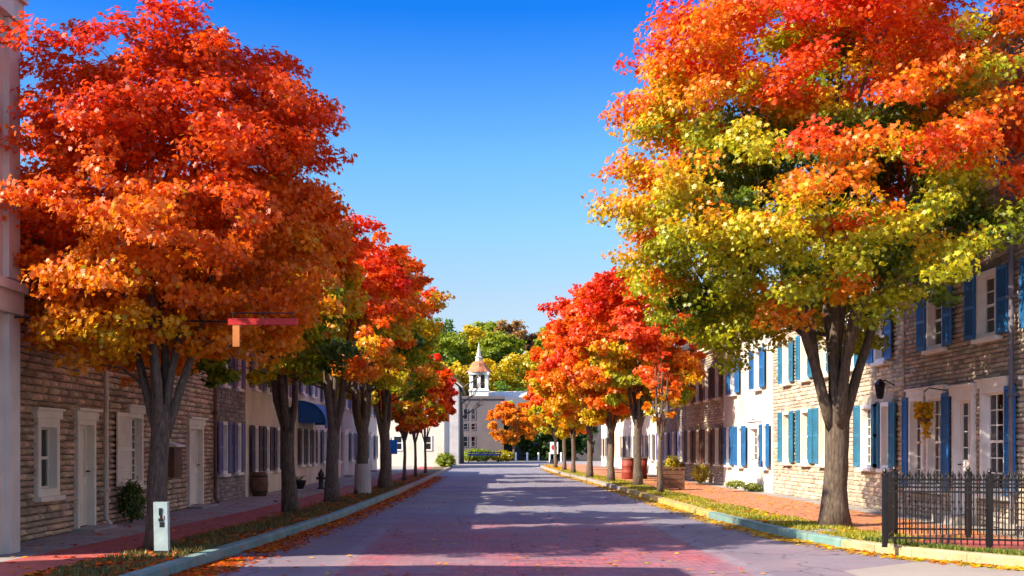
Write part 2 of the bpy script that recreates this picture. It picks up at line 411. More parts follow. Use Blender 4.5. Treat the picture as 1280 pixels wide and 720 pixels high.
    spread = (g * .62 + off) * np.array([1.2, 1.2, .72 - flat])
    P = pos[idx] + spread * cr[idx][:, None]
    Nn = out[idx] * .55 + np.array([0, 0, .55]) + g * .5 + rng.normal(size=(n, 3)) * .55
    V = leaf_polys(P, Nn, lsize, shape, rng)
    h = (P[:, 2] - (cc[2] - rad[2])) / (2 * rad[2])
    big = np.array([noise.noise(Vector(p) * .55 + Vector((seed * 3.1, 0, 0))) for p in pos])
    outer = np.clip(rr * 1.0, 0, 1)
    cj = rng.normal(size=nc)
    if colour is None:
        t = h + big[idx] * .45 + cj[idx] * .055 + (outer[idx] - .8) * .3 + rng.normal(size=n) * .045
    else: t = colour(P, h, big[idx], outer[idx], cj[idx], out[idx], spread, rng)
    C = pal(t, stops) * rng.uniform(.72, 1.18, n)[:, None]
    C = np.clip(C, 0, .95)
    np_mesh('crown', V, len(shape), C, 'leaf', root)
    return root

LS = [(0, YGRN), (.08, YELL), (.20, AMBR), (.38, ORNG), (.62, ORED), (.84, RED), (1, CRIM)]
def near_left(P, h, big, outer, cj, out, spread, rng):
    return .19 + h * .60 + big * .24 + cj * .03 + (outer - .8) * .15 + rng.normal(size=len(h)) * .04 + np.where(rng.uniform(size=len(h)) < .02, -.35, 0)
RS = [(0, DGRN), (.12, GREN), (.27, YGRN), (.38, YELL), (.46, AMBR), (.57, ORNG), (.76, ORED), (.95, RED), (1.1, CRIM)]
def near_right(P, h, big, outer, cj, out, spread, rng):
    top = spread[:, 2]
    t = -.02 + h * .98 + big * .42 + cj * .14 + (outer - .82) * .85 + top * .14 + out[:, 0] * .09 + rng.normal(size=len(h)) * .05
    t = np.where(h < .30, t - .08, t)
    return np.where((outer > .86) & (t < .30), .25 + (t - .1) * .3 + rng.normal(size=len(h)) * .035, t)

tree('broad maple glowing red to orange beside the white marker post', (-4.72, 15.4, .14), 1.95, .15, (-4.85, 16.5, 5.3), (2.38, 2.5, 2.42), 520, 190, .082,
     LS, 3, near_left, limbs=[(-.9, .1, 1.0), (-.35, -.4, 1.8), (.15, .3, 3), (.55, -.1, 1.6), (.9, .2, .9), (0, -.8, 1.1), (-.2, .9, 1.2)], group='street maples along the kerbs', csize=.14, lo_cut=-.97, flat=.14)
tree('huge maple turning red above yellow and green, thick trunk by the iron fence', (6.42, 20.0, .14), 2.3, .235, (6.75, 20.3, 7.02), (4.1, 4.0, 3.85), 640, 330, .088,
     RS, 11, near_right, limbs=[(-.8, .1, 1.2), (-.35, -.5, 2.0), (.1, .2, 3), (.5, -.2, 1.8), (.9, .2, .9), (0, -.9, .9), (.1, .9, 1.1), (-.9, -.4, .7)], group='street maples along the kerbs', csize=.115, lo_cut=-.9, flat=.06, limb_r=.46, cut=lambda x, y, z: x > 8.95 or (x > 8.1 and z < 4.3 + (x - 8.1) * 1.5))
# row beyond, left kerb
def midcol(bias):
    def f(P, h, big, outer, cj, out, spread, rng):
        return bias - .02 + h * .58 + big * .38 + cj * .07 + (outer - .75) * .5 + rng.normal(size=len(h)) * .05
    return f
g_ = 'street maples along the kerbs'
def street_tree(label, x, y, fork, tr, cz, rx, rz, n, lper, ls, seed, bias, st=None, **k):
    return tree(label, (x, y, .14), fork, tr, (x + k.pop('dx', 0), y + k.pop('dy', 0), cz), (rx, k.pop('ry', rx), rz), n, lper, ls, st or RS, seed, midcol(bias), group=g_, shape=KITE, **k)
street_tree('orange maple over green, in front of the small blue-shuttered grey house', -4.45, 24.4, 2.2, .17, 4.95, 1.85, 1.95, 190, 150, .11, 21, .12, dx=-.15, dy=-2.3, ry=1.9, lo_cut=-.95)
street_tree('dark-trunked maple with red top next to the blue awning', -4.22, 29.2, 2.25, .18, 5.3, 2.1, 2.2, 190, 140, .12, 22, .18, dx=.1, dy=.4, ry=2.1, lo_cut=-.75)
street_tree('red-topped maple whose trunk has a pale wrap at its foot', -3.98, 34.3, 2.3, .2, 5.65, 2.25, 2.55, 190, 140, .13, 23, .12, dx=-.1, lo_cut=-.75)
street_tree('tall red and green maple, last big crown before the cream end wall', -3.72, 39.2, 2.3, .21, 5.4, 1.85, 2.6, 190, 130, .14, 24, .13, dx=-.2, lo_cut=-.75)
for i, (x, y, lab) in enumerate([(-3.75, 48.5, 'slim young maple just past the last big crown, yellowing'), (-3.7, 55, 'slim red maple mid way along the thin far trunks'),
                                 (-3.65, 63, 'farthest small scarlet maple near the cream end wall')]):
    street_tree(lab, x, y, 1.9, .08, 4.4, 1.7, 1.65, 90, 90, .2, 30 + i, .55 if i else .3)
# right row
street_tree('leaning sparse sapling with yellow leaves beside the brown planter box', 5.55, 34.8, 1.9, .085, 3.5, .62, 1.2, 26, 14, .15, 40, .30, name='young_tree', fill=.6)
street_tree('orange maple nearest the brown planter box, tall flaming crown', 5.75, 41.5, 2.6, .17, 5.9, 2.35, 2.7, 210, 150, .15, 41, .30)
street_tree('red and orange maple second from the planter box', 5.35, 47, 2.4, .15, 5.8, 2.3, 2.9, 210, 140, .16, 42, .32)
street_tree('scarlet-topped maple with golden skirt, third from the planter box', 5.0, 53, 2.4, .15, 5.9, 2.45, 3.1, 210, 140, .17, 43, .28)
for i, (x, y, lab) in enumerate([(4.9, 62, 'yellow-gold maple whose trunk stands before the pale far houses'), (4.95, 70, 'amber maple behind the yellow-gold one'),
                                 (5.0, 80, 'distant golden maple at the end of the far row')]):
    street_tree(lab, x, y, 2.2, .12, 4.9, 2.0, 2.4, 110, 90, .25, 50 + i, .22, )
street_tree('small round orange maple alone at the far crossing', 3.05, 128, 1.6, .16, 4.6, 2.75, 2.35, 90, 110, .30, 60, .16, st=[(0, (.55, .33, .02)), (.3, AMBR), (.7, (.90, .27, .006)), (1, ORNG)])

# ---------------------------------------------------------------- houses
class House:
    """facade along the street; side +1 faces +X, -1 faces -X"""
    def __init__(s, label, side, X, D0, D1, h, wall, style, depth=8, roof='slate', rise=1.6, name='terraced_house', cat='house', w0=0.0, palette=None, group='terraced houses lining the street', lod=0):
        s.side, s.X, s.D0, s.D1, s.h, s.wall, s.style, s.depth, s.roof, s.rise, s.lod = side, X, D0, D1, h, wall, style, depth, roof, rise, lod
        s.root = thing(name, (X, (D0 + D1) / 2, KZ), label, cat, group); s.open = []; s.w0 = w0; s.pal = palette
        s.rng = random.Random(int(D0 * 17 + side * 3 + 100))
    def b(s, mb, u0, u1, v0, v1, w0, w1, col=(1, 1, 1)): mb.box(s.X + s.side * v0, s.X + s.side * v1, u0, u1, w0, w1, col)
    def pt(s, u, v, w): return (s.X + s.side * v, u, w)
    def window(s, u0, u1, w0, w1, sh=None, shw=.4, frame='white_paint', lintel=None, bars=(2, 2), curtain=None, sill=True, cas=.08, sides='LR', lab=None, door_like=False, name='window', glass='glass'):
        s.open.append((u0, u1, w0, w1)); r = s.rng
        a = MB()
        for q in ((u0, u0 + cas, w0, w1), (u1 - cas, u1, w0, w1), (u0 + cas, u1 - cas, w1 - cas * 1.2, w1), (u0 + cas, u1 - cas, w0, w0 + cas)): s.b(a, q[0], q[1], -.12, .075, q[2], q[3])
        if lintel:
            s.b(a, u0 - .08, u1 + .08, .0, .095, w1 + .001, w1 + .13); s.b(a, u0 - .11, u1 + .11, .0, .13, w1 + .131, w1 + .17)
        win = a.build(name, frame, s.root)
        if lab: win['label'] = lab
        m = MB(); iu0, iu1, iw0, iw1 = u0 + cas, u1 - cas, w0 + cas, w1 - cas * 1.2
        t = .035; mid = (iw0 + iw1) / 2
        for q in ((iu0, iu0 + t, iw0, iw1), (iu1 - t, iu1, iw0, iw1), (iu0 + t, iu1 - t, iw1 - t, iw1), (iu0 + t, iu1 - t, iw0, iw0 + t), (iu0 + t, iu1 - t, mid - .025, mid + .025)): s.b(m, q[0], q[1], -.11, -.06, q[2], q[3])
        nx, nz = bars
        for i in range(1, nx):
            x = iu0 + (iu1 - iu0) * i / nx; s.b(m, x - .011, x + .011, -.098, -.072, iw0 + t, mid - .026); s.b(m, x - .011, x + .011, -.098, -.072, mid + .026, iw1 - t)
        for half in ((iw0 + t, mid - .025), (mid + .025, iw1 - t)):
            for i in range(1, nz):
                z = half[0] + (half[1] - half[0]) * i / nz; s.b(m, iu0 + t, iu1 - t, -.096, -.074, z - .011, z + .011)
        m.build('sash', frame, win)
        g = MB(); s.b(g, iu0 + .01, iu1 - .01, -.089, -.083, iw0 + .01, iw1 - .01); g.build('pane', glass, win)
        if curtain is None: curtain = r.random() < .65
        if curtain:
            c = MB(); k = r.uniform(.22, .42); top = iw1
            for (a0, a1) in ((iu0, iu0 + (iu1 - iu0) * k), (iu1 - (iu1 - iu0) * k, iu1)):
                n = 7
                for i in range(n):
                    ua, ub = a0 + (a1 - a0) * i / n, a0 + (a1 - a0) * (i + 1) / n; va, vb = (-.17, -.21) if i % 2 else (-.21, -.17)
                    c.add([s.pt(ua, va, iw0), s.pt(ub, vb, iw0), s.pt(ub, vb, top), s.pt(ua, va, top)], [(0, 1, 2, 3)])
            c.build('curtain', 'curtain', win)
        if sill:
            q = MB(); s.b(q, u0 - .06, u1 + .06, .0, .15, w0 - .075, w0 - .002); q.build('sill', frame, win)
        if sh:
            for L in sides:
                c0, c1 = (u0 - shw - .015, u0 - .015) if L == 'L' else (u1 + .015, u1 + shw + .015)
                s.shutter(c0, c1, w0 + .02, w1 - .01, sh, win)
        return win
    def shutter(s, c0, c1, w0, w1, mat, parent=None, flat=False):
        q = MB(); b = .045; v0, v1 = .078, .112
        for z in ((c0, c0 + b, w0, w1), (c1 - b, c1, w0, w1), (c0 + b, c1 - b, w1 - .07, w1), (c0 + b, c1 - b, w0, w0 + .09), (c0 + b, c1 - b, (w0 + w1) / 2 - .035, (w0 + w1) / 2 + .035)): s.b(q, z[0], z[1], v0, v1, z[2], z[3])
        if flat: s.b(q, c0 + b, c1 - b, v0 + .004, v1 - .012, w0 + .09, w1 - .07)
        else:
            n = 16 if s.lod == 0 else 6; s.b(q, c0 + b, c1 - b, v0 + .001, v0 + .008, w0 + .09, w1 - .07)
            for h0, h1 in ((w0 + .09, (w0 + w1) / 2 - .035), ((w0 + w1) / 2 + .035, w1 - .07)):
                for i in range(n):
                    z = h0 + (h1 - h0) * (i + .5) / n; d = (h1 - h0) / n * .42
                    q.hexa([s.pt(c0 + b, v0 + .008, z + d - .006), s.pt(c1 - b, v0 + .008, z + d - .006), s.pt(c1 - b, v1 - .004, z - d - .006), s.pt(c0 + b, v1 - .004, z - d - .006),
                            s.pt(c0 + b, v0 + .008, z + d + .006), s.pt(c1 - b, v0 + .008, z + d + .006), s.pt(c1 - b, v1 - .004, z - d + .006), s.pt(c0 + b, v1 - .004, z - d + .006)])
        return q.build('shutter', mat, parent or s.root)
    def door(s, u0, u1, w0, w1, mat='cream_paint', frame='cream_paint', glazed=False, lintel=True, arch=False, step=True):
        s.open.append((u0, u1, w0, w1)); a = MB(); c = .09
        for q in ((u0, u0 + c, w0, w1), (u1 - c, u1, w0, w1), (u0 + c, u1 - c, w1 - c, w1)): s.b(a, q[0], q[1], -.14, .08, q[2], q[3])
        if lintel: s.b(a, u0 - .08, u1 + .08, 0, .10, w1 + .001, w1 + .15); s.b(a, u0 - .12, u1 + .12, 0, .16, w1 + .151, w1 + .20)
        if arch:
            n = 12; cu = (u0 + u1) / 2; ru = (u1 - u0) / 2 + .1
            for i in range(n):
                a0, a1 = math.pi * i / n, math.pi * (i + 1) / n
                ps = []
                for v in (.0, .12):
                    for aa, rr_ in ((a0, ru), (a1, ru), (a1, ru - .16), (a0, ru - .16)): ps.append(s.pt(cu - math.cos(aa) * rr_, v, w1 + .002 + math.sin(aa) * rr_ * .45))
                a.hexa(ps)
        d = MB(); iu0, iu1, iw1 = u0 + c, u1 - c, w1 - c; st = .11; v0, v1 = -.10, -.05
        zs = [w0 + .01, w0 + (iw1 - w0) * .45, iw1]
        for q in ((iu0, iu0 + st, w0 + .01, iw1), (iu1 - st, iu1, w0 + .01, iw1)): s.b(d, q[0], q[1], v0, v1, q[2], q[3])
        for z in zs: s.b(d, iu0 + st, iu1 - st, v0, v1, max(w0 + .01, z - st * .6), min(iw1, z + st * .6))
        s.b(d, iu0 + st, iu1 - st, v0 + .005, v1 - .02, w0 + .01 + .06, zs[1] - .06)
        if not glazed: s.b(d, iu0 + st, iu1 - st, v0 + .005, v1 - .02, zs[1] + .066, iw1 - .066)
        do = d.build('door', mat, s.root); a.build('door_frame', frame, do)
        if glazed:
            g = MB(); s.b(g, iu0 + st, iu1 - st, v0 + .02, v0 + .026, zs[1] + .066, iw1 - .066); g.build('pane', 'glass', do)
            g = MB(); x = (iu0 + iu1) / 2; s.b(g, x - .012, x + .012, v0 + .028, v1, zs[1] + .066, iw1 - .066)
            for i in range(1, 4): z = zs[1] + (iw1 - zs[1]) * i / 4; s.b(g, iu0 + st, iu1 - st, v0 + .03, v1 - .004, z - .01, z + .01)
            g.build('glazing_bars', mat, do)
        g = MB(); g.tube([s.pt(iu1 - .06, v1, w0 + .98), s.pt(iu1 - .06, v1 + .06, w0 + .98), s.pt(iu1 - .14, v1 + .06, w0 + .98)], [.014] * 3, 8); g.build('handle', 'iron', do)
        if step:
            g = MB(); s.b(g, u0 - .12, u1 + .12, .0, .42, KZ - .02, w0 + .0); g.build('step', 'concrete', s.root)
    def pipe(s, u, top=None, mat='pipe'):
        g = MB(); top = top or s.h - .1
        g.tube([s.pt(u, .13, top), s.pt(u, .13, KZ + .15), s.pt(u, .22, KZ + .03)], [.045] * 3, 10)
        for z in np.arange(.8, top, 1.7): s.b(g, u - .065, u + .065, .0, .185, z, z + .05)
        g.build('drainpipe', mat, s.root)
    def finish(s, chimney=True, cornice=None):
        st = {'rough': ('mortar_dark', (.56, .40, .26), .105, (.16, .36), .07), 'grey': ('mortar', (.27, .23, .225), .11, (.18, .34), .035),
              'tan': ('mortar_pale', (.50, .41, .30), .105, (.18, .36), .035), 'umber': ('mortar', (.43, .355, .285), .095, (.14, .32), .038)}
        base = s.style in st
        mort = st[s.style][0] if base else s.style
        b = MB(); us = sorted({s.D0, s.D1, *[o[0] for o in s.open], *[o[1] for o in s.open]}); ws = sorted({s.w0, s.h, *[o[2] for o in s.open], *[o[3] for o in s.open]})
        for i in range(len(us) - 1):
            j = 0
            while j < len(ws) - 1:
                def hole(jj):
                    u, w = (us[i] + us[i + 1]) / 2, (ws[jj] + ws[jj + 1]) / 2
                    return any(o[0] < u < o[1] and o[2] < w < o[3] for o in s.open)
                if hole(j): j += 1; continue
                k = j
                while k < len(ws) - 1 and not hole(k): k += 1
                s.b(b, us[i], us[i + 1], -.25, 0, ws[j], ws[k]); j = k
        d = s.depth
        s.b(b, s.D0, s.D0 + .2, -d, -.25, s.w0, s.h); s.b(b, s.D1 - .2, s.D1, -d, -.25, s.w0, s.h); s.b(b, s.D0 + .2, s.D1 - .2, -d, -d + .2, s.w0, s.h)
        for gy in ((s.D0, s.D0 + .2), (s.D1 - .2, s.D1)):
            ps = [s.pt(gy[0], 0, s.h + .001), s.pt(gy[0], -d, s.h + .001), s.pt(gy[0], -d / 2, s.h + s.rise)] + [s.pt(gy[1], 0, s.h + .001), s.pt(gy[1], -d, s.h + .001), s.pt(gy[1], -d / 2, s.h + s.rise)]
            b.add(ps, [(0, 1, 2), (5, 4, 3), (0, 3, 4, 1), (1, 4, 5, 2), (2, 5, 3, 0)])
        wall = b.build('wall', mort, s.root)
        if base:
            _, colr, rh, ln, dep = st[s.style]; r = s.rng; q = MB(); w = s.w0 + KZ
            while w < s.h - rh * .5:
                hh = rh * r.uniform(.82, 1.22); u = s.D0 + .01
                cuts = sorted((o[0] - .01, o[1] + .01) for o in s.open if o[2] < w + hh - .03 and o[3] + (.14 if True else 0) > w + .03)
                u += r.uniform(0, .0)
                while u < s.D1 - .05:
                    L = r.uniform(*ln); e = min(u + L, s.D1 - .01)
                    c = next((c for c in cuts if c[0] < e and c[1] > u), None)
                    if c:
                        if c[0] > u + .06: e = c[0]
                        else: u = c[1]; continue
                    g = .012; u0, u1, z0, z1 = u + g * r.uniform(.3, 1), e - g * r.uniform(.3, 1), w + g * r.uniform(.3, 1.2), w + hh - g * r.uniform(.3, 1.2)
                    dd = dep * r.uniform(.45, 1.0); ins = min(.03, dd * .7)
                    j = lambda a: r.uniform(-a, a)
                    cmul = r.uniform(.6, 1.28); cl = tuple(min(.8, x * cmul * (1 + j(.07))) for x in colr)
                    bs = [s.pt(u0, .001, z0), s.pt(u1, .001, z0), s.pt(u1, .001, z1), s.pt(u0, .001, z1)]
                    tp = [s.pt(u0 + ins + j(.008), dd + j(.012), z0 + ins), s.pt(u1 - ins + j(.008), dd + j(.012), z0 + ins + j(.006)), s.pt(u1 - ins, dd + j(.012), z1 - ins + j(.006)), s.pt(u0 + ins, dd + j(.012), z1 - ins)]
                    q.hexa(bs + tp, cl); u = e
                w += hh
            q.build('stone_facing', 'stone', wall)
        # roof
        ro = MB(); ov = .35; th = .12; sl = s.rise / (d / 2)
        for (va, vb) in ((ov, -d / 2), (-d - ov, -d / 2)):
            za = s.h - ov * sl + .02; zb = s.h + s.rise + .02
            ro.hexa([s.pt(s.D0 + .01, va, za), s.pt(s.D1 - .01, va, za), s.pt(s.D1 - .01, vb, zb), s.pt(s.D0 + .01, vb, zb), s.pt(s.D0 + .01, va, za + th), s.pt(s.D1 - .01, va, za + th), s.pt(s.D1 - .01, vb, zb + th), s.pt(s.D0 + .01, vb, zb + th)])
        rf = ro.build('roof', s.roof, s.root)
        if chimney:
            c = MB(); u = s.D0 + s.rng.uniform(.5, 1.2); s.b(c, u, u + .6, -d / 2 - .35, -d / 2 + .35, s.h + s.rise - .3, s.h + s.rise + 1.0); s.b(c, u - .06, u + .66, -d / 2 - .41, -d / 2 + .41, s.h + s.rise + 1.001, s.h + s.rise + 1.1)
            c.build('chimney', 'brownroof', rf)
        c = MB(); s.b(c, s.D0 + .01, s.D1 - .01, .07, .22, s.h - .30, s.h - .19) ; s.b(c, s.D0 + .01, s.D1 - .01, .002, .13, s.h - .42, s.h - .301); c.build('gutter', cornice or 'cream_paint', s.root)
        return s.root

# --- left row
h = House('tall slender beige rendered corner tower with stone ledges, at the picture edge', 1, -6.62, 14.25, 15.1, 11.2, None, 'stucco_beige', depth=2.2, rise=.5, name='corner_tower', cat='building')
for z in (3.45, 7.5): c = MB(); h.b(c, 14.2, 15.14, .0, .12, z, z + .32); h.b(c, 14.2, 15.14, .0, .18, z + .3, z + .43); c.build('ledge', 'stucco_beige', h.root)
c = MB(); h.b(c, 14.75, 15.1, .0, .08, KZ, 3.44); h.b(c, 14.75, 15.1, .0, .08, 3.935, 7.49); c.build('pilaster', 'stucco_beige', h.root)
h.finish(chimney=False)
h = House('unseen beige building added near the corner tower to shade the road', 1, -6.62, 1.0, 10.45, 7.2, None, 'stucco_beige', depth=7, rise=.6, name='unseen_shade_building', cat='building')  # stays out of view; added and sized to shade the nearest road
h.window(3, 4, 1.2, 2.8); h.window(7, 8, 1.2, 2.8); h.finish(chimney=False)
h = House('brown rock-faced stone house with cream door and drainpipe', 1, XL, 15.15, 28.15, 5.35, None, 'rough', rise=1.0)
def dl(px): return DX(px, XL)
h.window(dl(42), dl(69.5), .82, 2.08, frame='cream_paint', lintel=True, bars=(2, 1), cas=.12, curtain=False)
h.door(dl(92), dl(115), .2, 2.1, lintel=True)
h.window(dl(158.5), dl(175), .84, 2.3, frame='cream_paint', lintel=True, bars=(3, 4), cas=.08, sh='cream_paint', shw=.82, sides='L')
h.door(dl(233), dl(251), .2, 2.15, lintel=True)
for a in (17.7, 21.3, 24.5): h.window(a, a + .9, 3.45, 4.65, frame='cream_paint', sh='navy_paint' if a != 21.3 else None, lintel=True)
h.pipe(dl(124)); h.pipe(28.0, mat='wood'); h.finish()

h = House('narrow grey stone house with lavender-blue shutters between brown stone and cream houses', 1, XL, 28.17, 31.95, 5.5, None, 'grey', rise=1.0)
for z in ((.9, 2.32), (3.3, 4.5)):
    h.window(28.95, 29.6, *z, sh='navy_paint', shw=.42, bars=(1, 1), curtain=True); h.window(30.65, 31.2, *z, sh='navy_paint', shw=.38, bars=(1, 1), curtain=True)
h.finish()
h = House('cream rendered house with a row of dark purple shutters', 1, XL + .02, 31.97, 39.6, 5.4, None, 'stucco_cream', rise=1.0)
for z in ((.85, 2.3), (3.4, 4.5)):
    for i in range(4): h.window(32.85 + i * 1.72, 33.45 + i * 1.72, *z, sh='dark_paint' if z[0] < 2 else 'navy_paint', shw=.42, bars=(2, 1), cas=.09)
h.finish(cornice='stucco_cream')
h = House('cream house with a blue awning over purple shuttered windows', 1, XL, 39.62, 46, 5.6, None, 'stucco_cream', rise=1.0, roof='brownroof')
for i in range(3): h.window(41.2 + i * 1.45, 41.75 + i * 1.45, .95, 2.35, sh='dark_paint', shw=.36, bars=(2, 1), cas=.07)
for i in range(2): h.window(41.4 + i * 2.3, 42.2 + i * 2.3, 3.7, 4.8, sh='navy_paint', shw=.4, bars=(2, 1))
a = MB()
n = 8
for i in range(n):
    t0, t1 = math.pi / 2 * i / n, math.pi / 2 * (i + 1) / n
    p = lambda t, u: h.pt(u, .05 + 1.0 * math.sin(t) , 2.55 + .85 * math.cos(t))
    q0, q1, q2, q3 = p(t0, 40.9), p(t0, 44.6), p(t1, 44.6), p(t1, 40.9)
    d = lambda q: (q[0] - .03, q[1], q[2] - .03)
    a.hexa([d(q0), d(q1), d(q2), d(q3), q0, q1, q2, q3])
h.b(a, 40.9, 44.6, 1.02, 1.05, 2.36, 2.55)
for u in (40.9, 44.57):
    fan = [h.pt(u, .05, 2.55)] + [h.pt(u, .05 + math.sin(math.pi / 2 * i / n), 2.55 + .85 * math.cos(math.pi / 2 * i / n)) for i in range(n + 1)]
    fan2 = [(x, y + .03, z) for x, y, z in fan]; k = len(fan)
    a.add(fan + fan2, [tuple(range(k)), tuple(reversed(range(k, 2 * k)))])
a.build('awning', 'awning', h.root); h.finish(cornice='white_paint')
def filler(label, side, X, D0, D1, hh, style, shut, frame='white_paint', door=None, n=3, roof='slate', lod=1, dm='white_paint', bars=(2, 1), dpos=None):
    h = House(label, side, X, D0, D1, hh, None, style, roof=roof, lod=lod)
    w = (D1 - D0) / n
    for k, z in enumerate(((.95, 2.4), (3.6, 4.9))):
        for i in range(n):
            u = D0 + w * (i + .5)
            if k == 0 and dpos == i: h.door(u - .5, u + .5, .25, 2.35, mat=dm, frame=frame)
            else: h.window(u - .42, u + .42, *z, sh=shut, shw=.42, bars=bars, frame=frame)
    h.finish(); return h
filler('pale house with white door, framed by the dark trunks past the awning', 1, XL, 46.02, 53, 6.0, 'stucco_beige', 'grey_paint', dpos=1)
filler('greyish white house with mauve shutters beyond the pale trunk wrap', 1, XL + .03, 53.02, 60, 6.4, 'stucco_grey', 'navy_paint', dpos=0)
filler('white rendered house with a small round blue sign outside', 1, XL, 60.02, 70, 5.2, 'stucco_white', 'teal_paint', n=4, dpos=2)

# --- right row
def dr(px): return DX(px, XR)
h = House('tall rough stone house with deep blue shutters behind the iron fence', -1, XR, 11.5, 23.8, 9.2, None, 'umber', depth=8)
for (a, b) in ((1231, 1249), ): pass
for u in (12.6, 14.9, 17.2, 19.35, 21.65): h.window(u, u + .85, 3.62, 4.85, sh='blue_paint', shw=.42, bars=(2, 2), frame='white_paint')
for u in (12.6, 15.8, 19.35, 21.65): h.window(u, u + .85, 6.4, 7.6, sh='blue_paint', shw=.42, bars=(2, 2))
h.window(22.68, 23.45, .75, 2.7, frame='white_paint', bars=(3, 3), lintel=True, sh='blue_paint', shw=.28, sides='R')
h.window(21.7, 22.5, .75, 2.7, frame='white_paint', bars=(3, 3), lintel=True, sh='blue_paint', shw=.34, sides='L')
h.door(20.35, 21.25, .3, 2.62, mat='white_paint', frame='white_paint', glazed=True)
h.window(19.05, 20.05, .75, 2.7, frame='white_paint', bars=(3, 3), lintel=True, sh='blue_paint', shw=.36, sides='L')
h.door(17.3, 18.3, .3, 2.62, mat='white_paint', frame='white_paint', glazed=True)
h.window(14.6, 15.6, .75, 2.6, frame='white_paint', bars=(3, 3), sh='blue_paint')
h.pipe(18.72, mat='grey_paint'); h.finish()
h = House('sunlit tan stone house with teal shutters beside the rough stone one', -1, XR - .02, 23.82, 28.25, 6.9, None, 'tan')
h.window(dr(1117) , dr(1105), 1.12, 2.65, sh='teal_paint', shw=.36, bars=(3, 3)); h.window(dr(1095), dr(1080), 1.12, 2.65, sh='teal_paint', shw=.40, bars=(3, 3))
h.window(24.75, 25.5, 3.6, 4.85, sh='blue_paint', shw=.4); h.window(26.8, 27.45, 3.6, 4.85, sh='teal_paint', shw=.36); h.finish(cornice='white_paint')
h = House('tan stone house half hidden by the thick trunk, dark teal shutters', -1, XR, 28.27, 34.75, 6.6, None, 'tan')
for u in (29.0, 30.75, 32.7): h.window(u, u + .8, 1.15, 2.72, sh='teal_paint', shw=.40, bars=(2, 2), frame='cream_paint'); h.window(u, u + .8, 3.58, 4.9, sh='teal_paint', shw=.38, frame='cream_paint')
h.finish(); 
h = House('bright cream painted house with arched white door and vivid blue shutters', -1, XR - .04, 34.77, 42.0, 5.9, None, 'stucco_white', roof='brownroof')
h.door(36.3, 37.6, .22, 2.35, mat='white_paint', frame='white_paint', glazed=True, arch=True)
h.window(35.25, 35.75, .95, 2.4, sh='blue_paint', shw=.34, bars=(2, 1), cas=.07); h.window(38.7, 39.35, .95, 2.4, sh='blue_paint', shw=.62, bars=(2, 1)); h.window(40.6, 41.2, .95, 2.4, sh='blue_paint', shw=.42, bars=(2, 1))
h.window(36.1, 36.9, 3.6, 4.95, sh='blue_paint', shw=.6); h.window(39.7, 40.5, 3.6, 4.95, sh='blue_paint', shw=.62); h.finish(cornice='white_paint')
filler('weathered brown stone house with maroon-brown shutters', -1, XR, 42.02, 50, 6.0, 'umber', 'brown_paint', frame='cream_paint', n=4, roof='brownroof', lod=0)
filler('greyer stone house with slate-blue shutters, past the weathered brown one', -1, XR + .03, 50.02, 59, 6.1, 'grey', 'navy_paint', n=4, roof='slate')
filler('pale cream house glimpsed between the orange maples', -1, XR, 59.02, 72, 6.4, 'stucco_white', 'grey_paint', n=5, dpos=2)
filler('far whitish house behind the golden maples', -1, XR + .03, 72.02, 88, 6.2, 'stucco_cream', 'brown_paint', n=5, dpos=1)

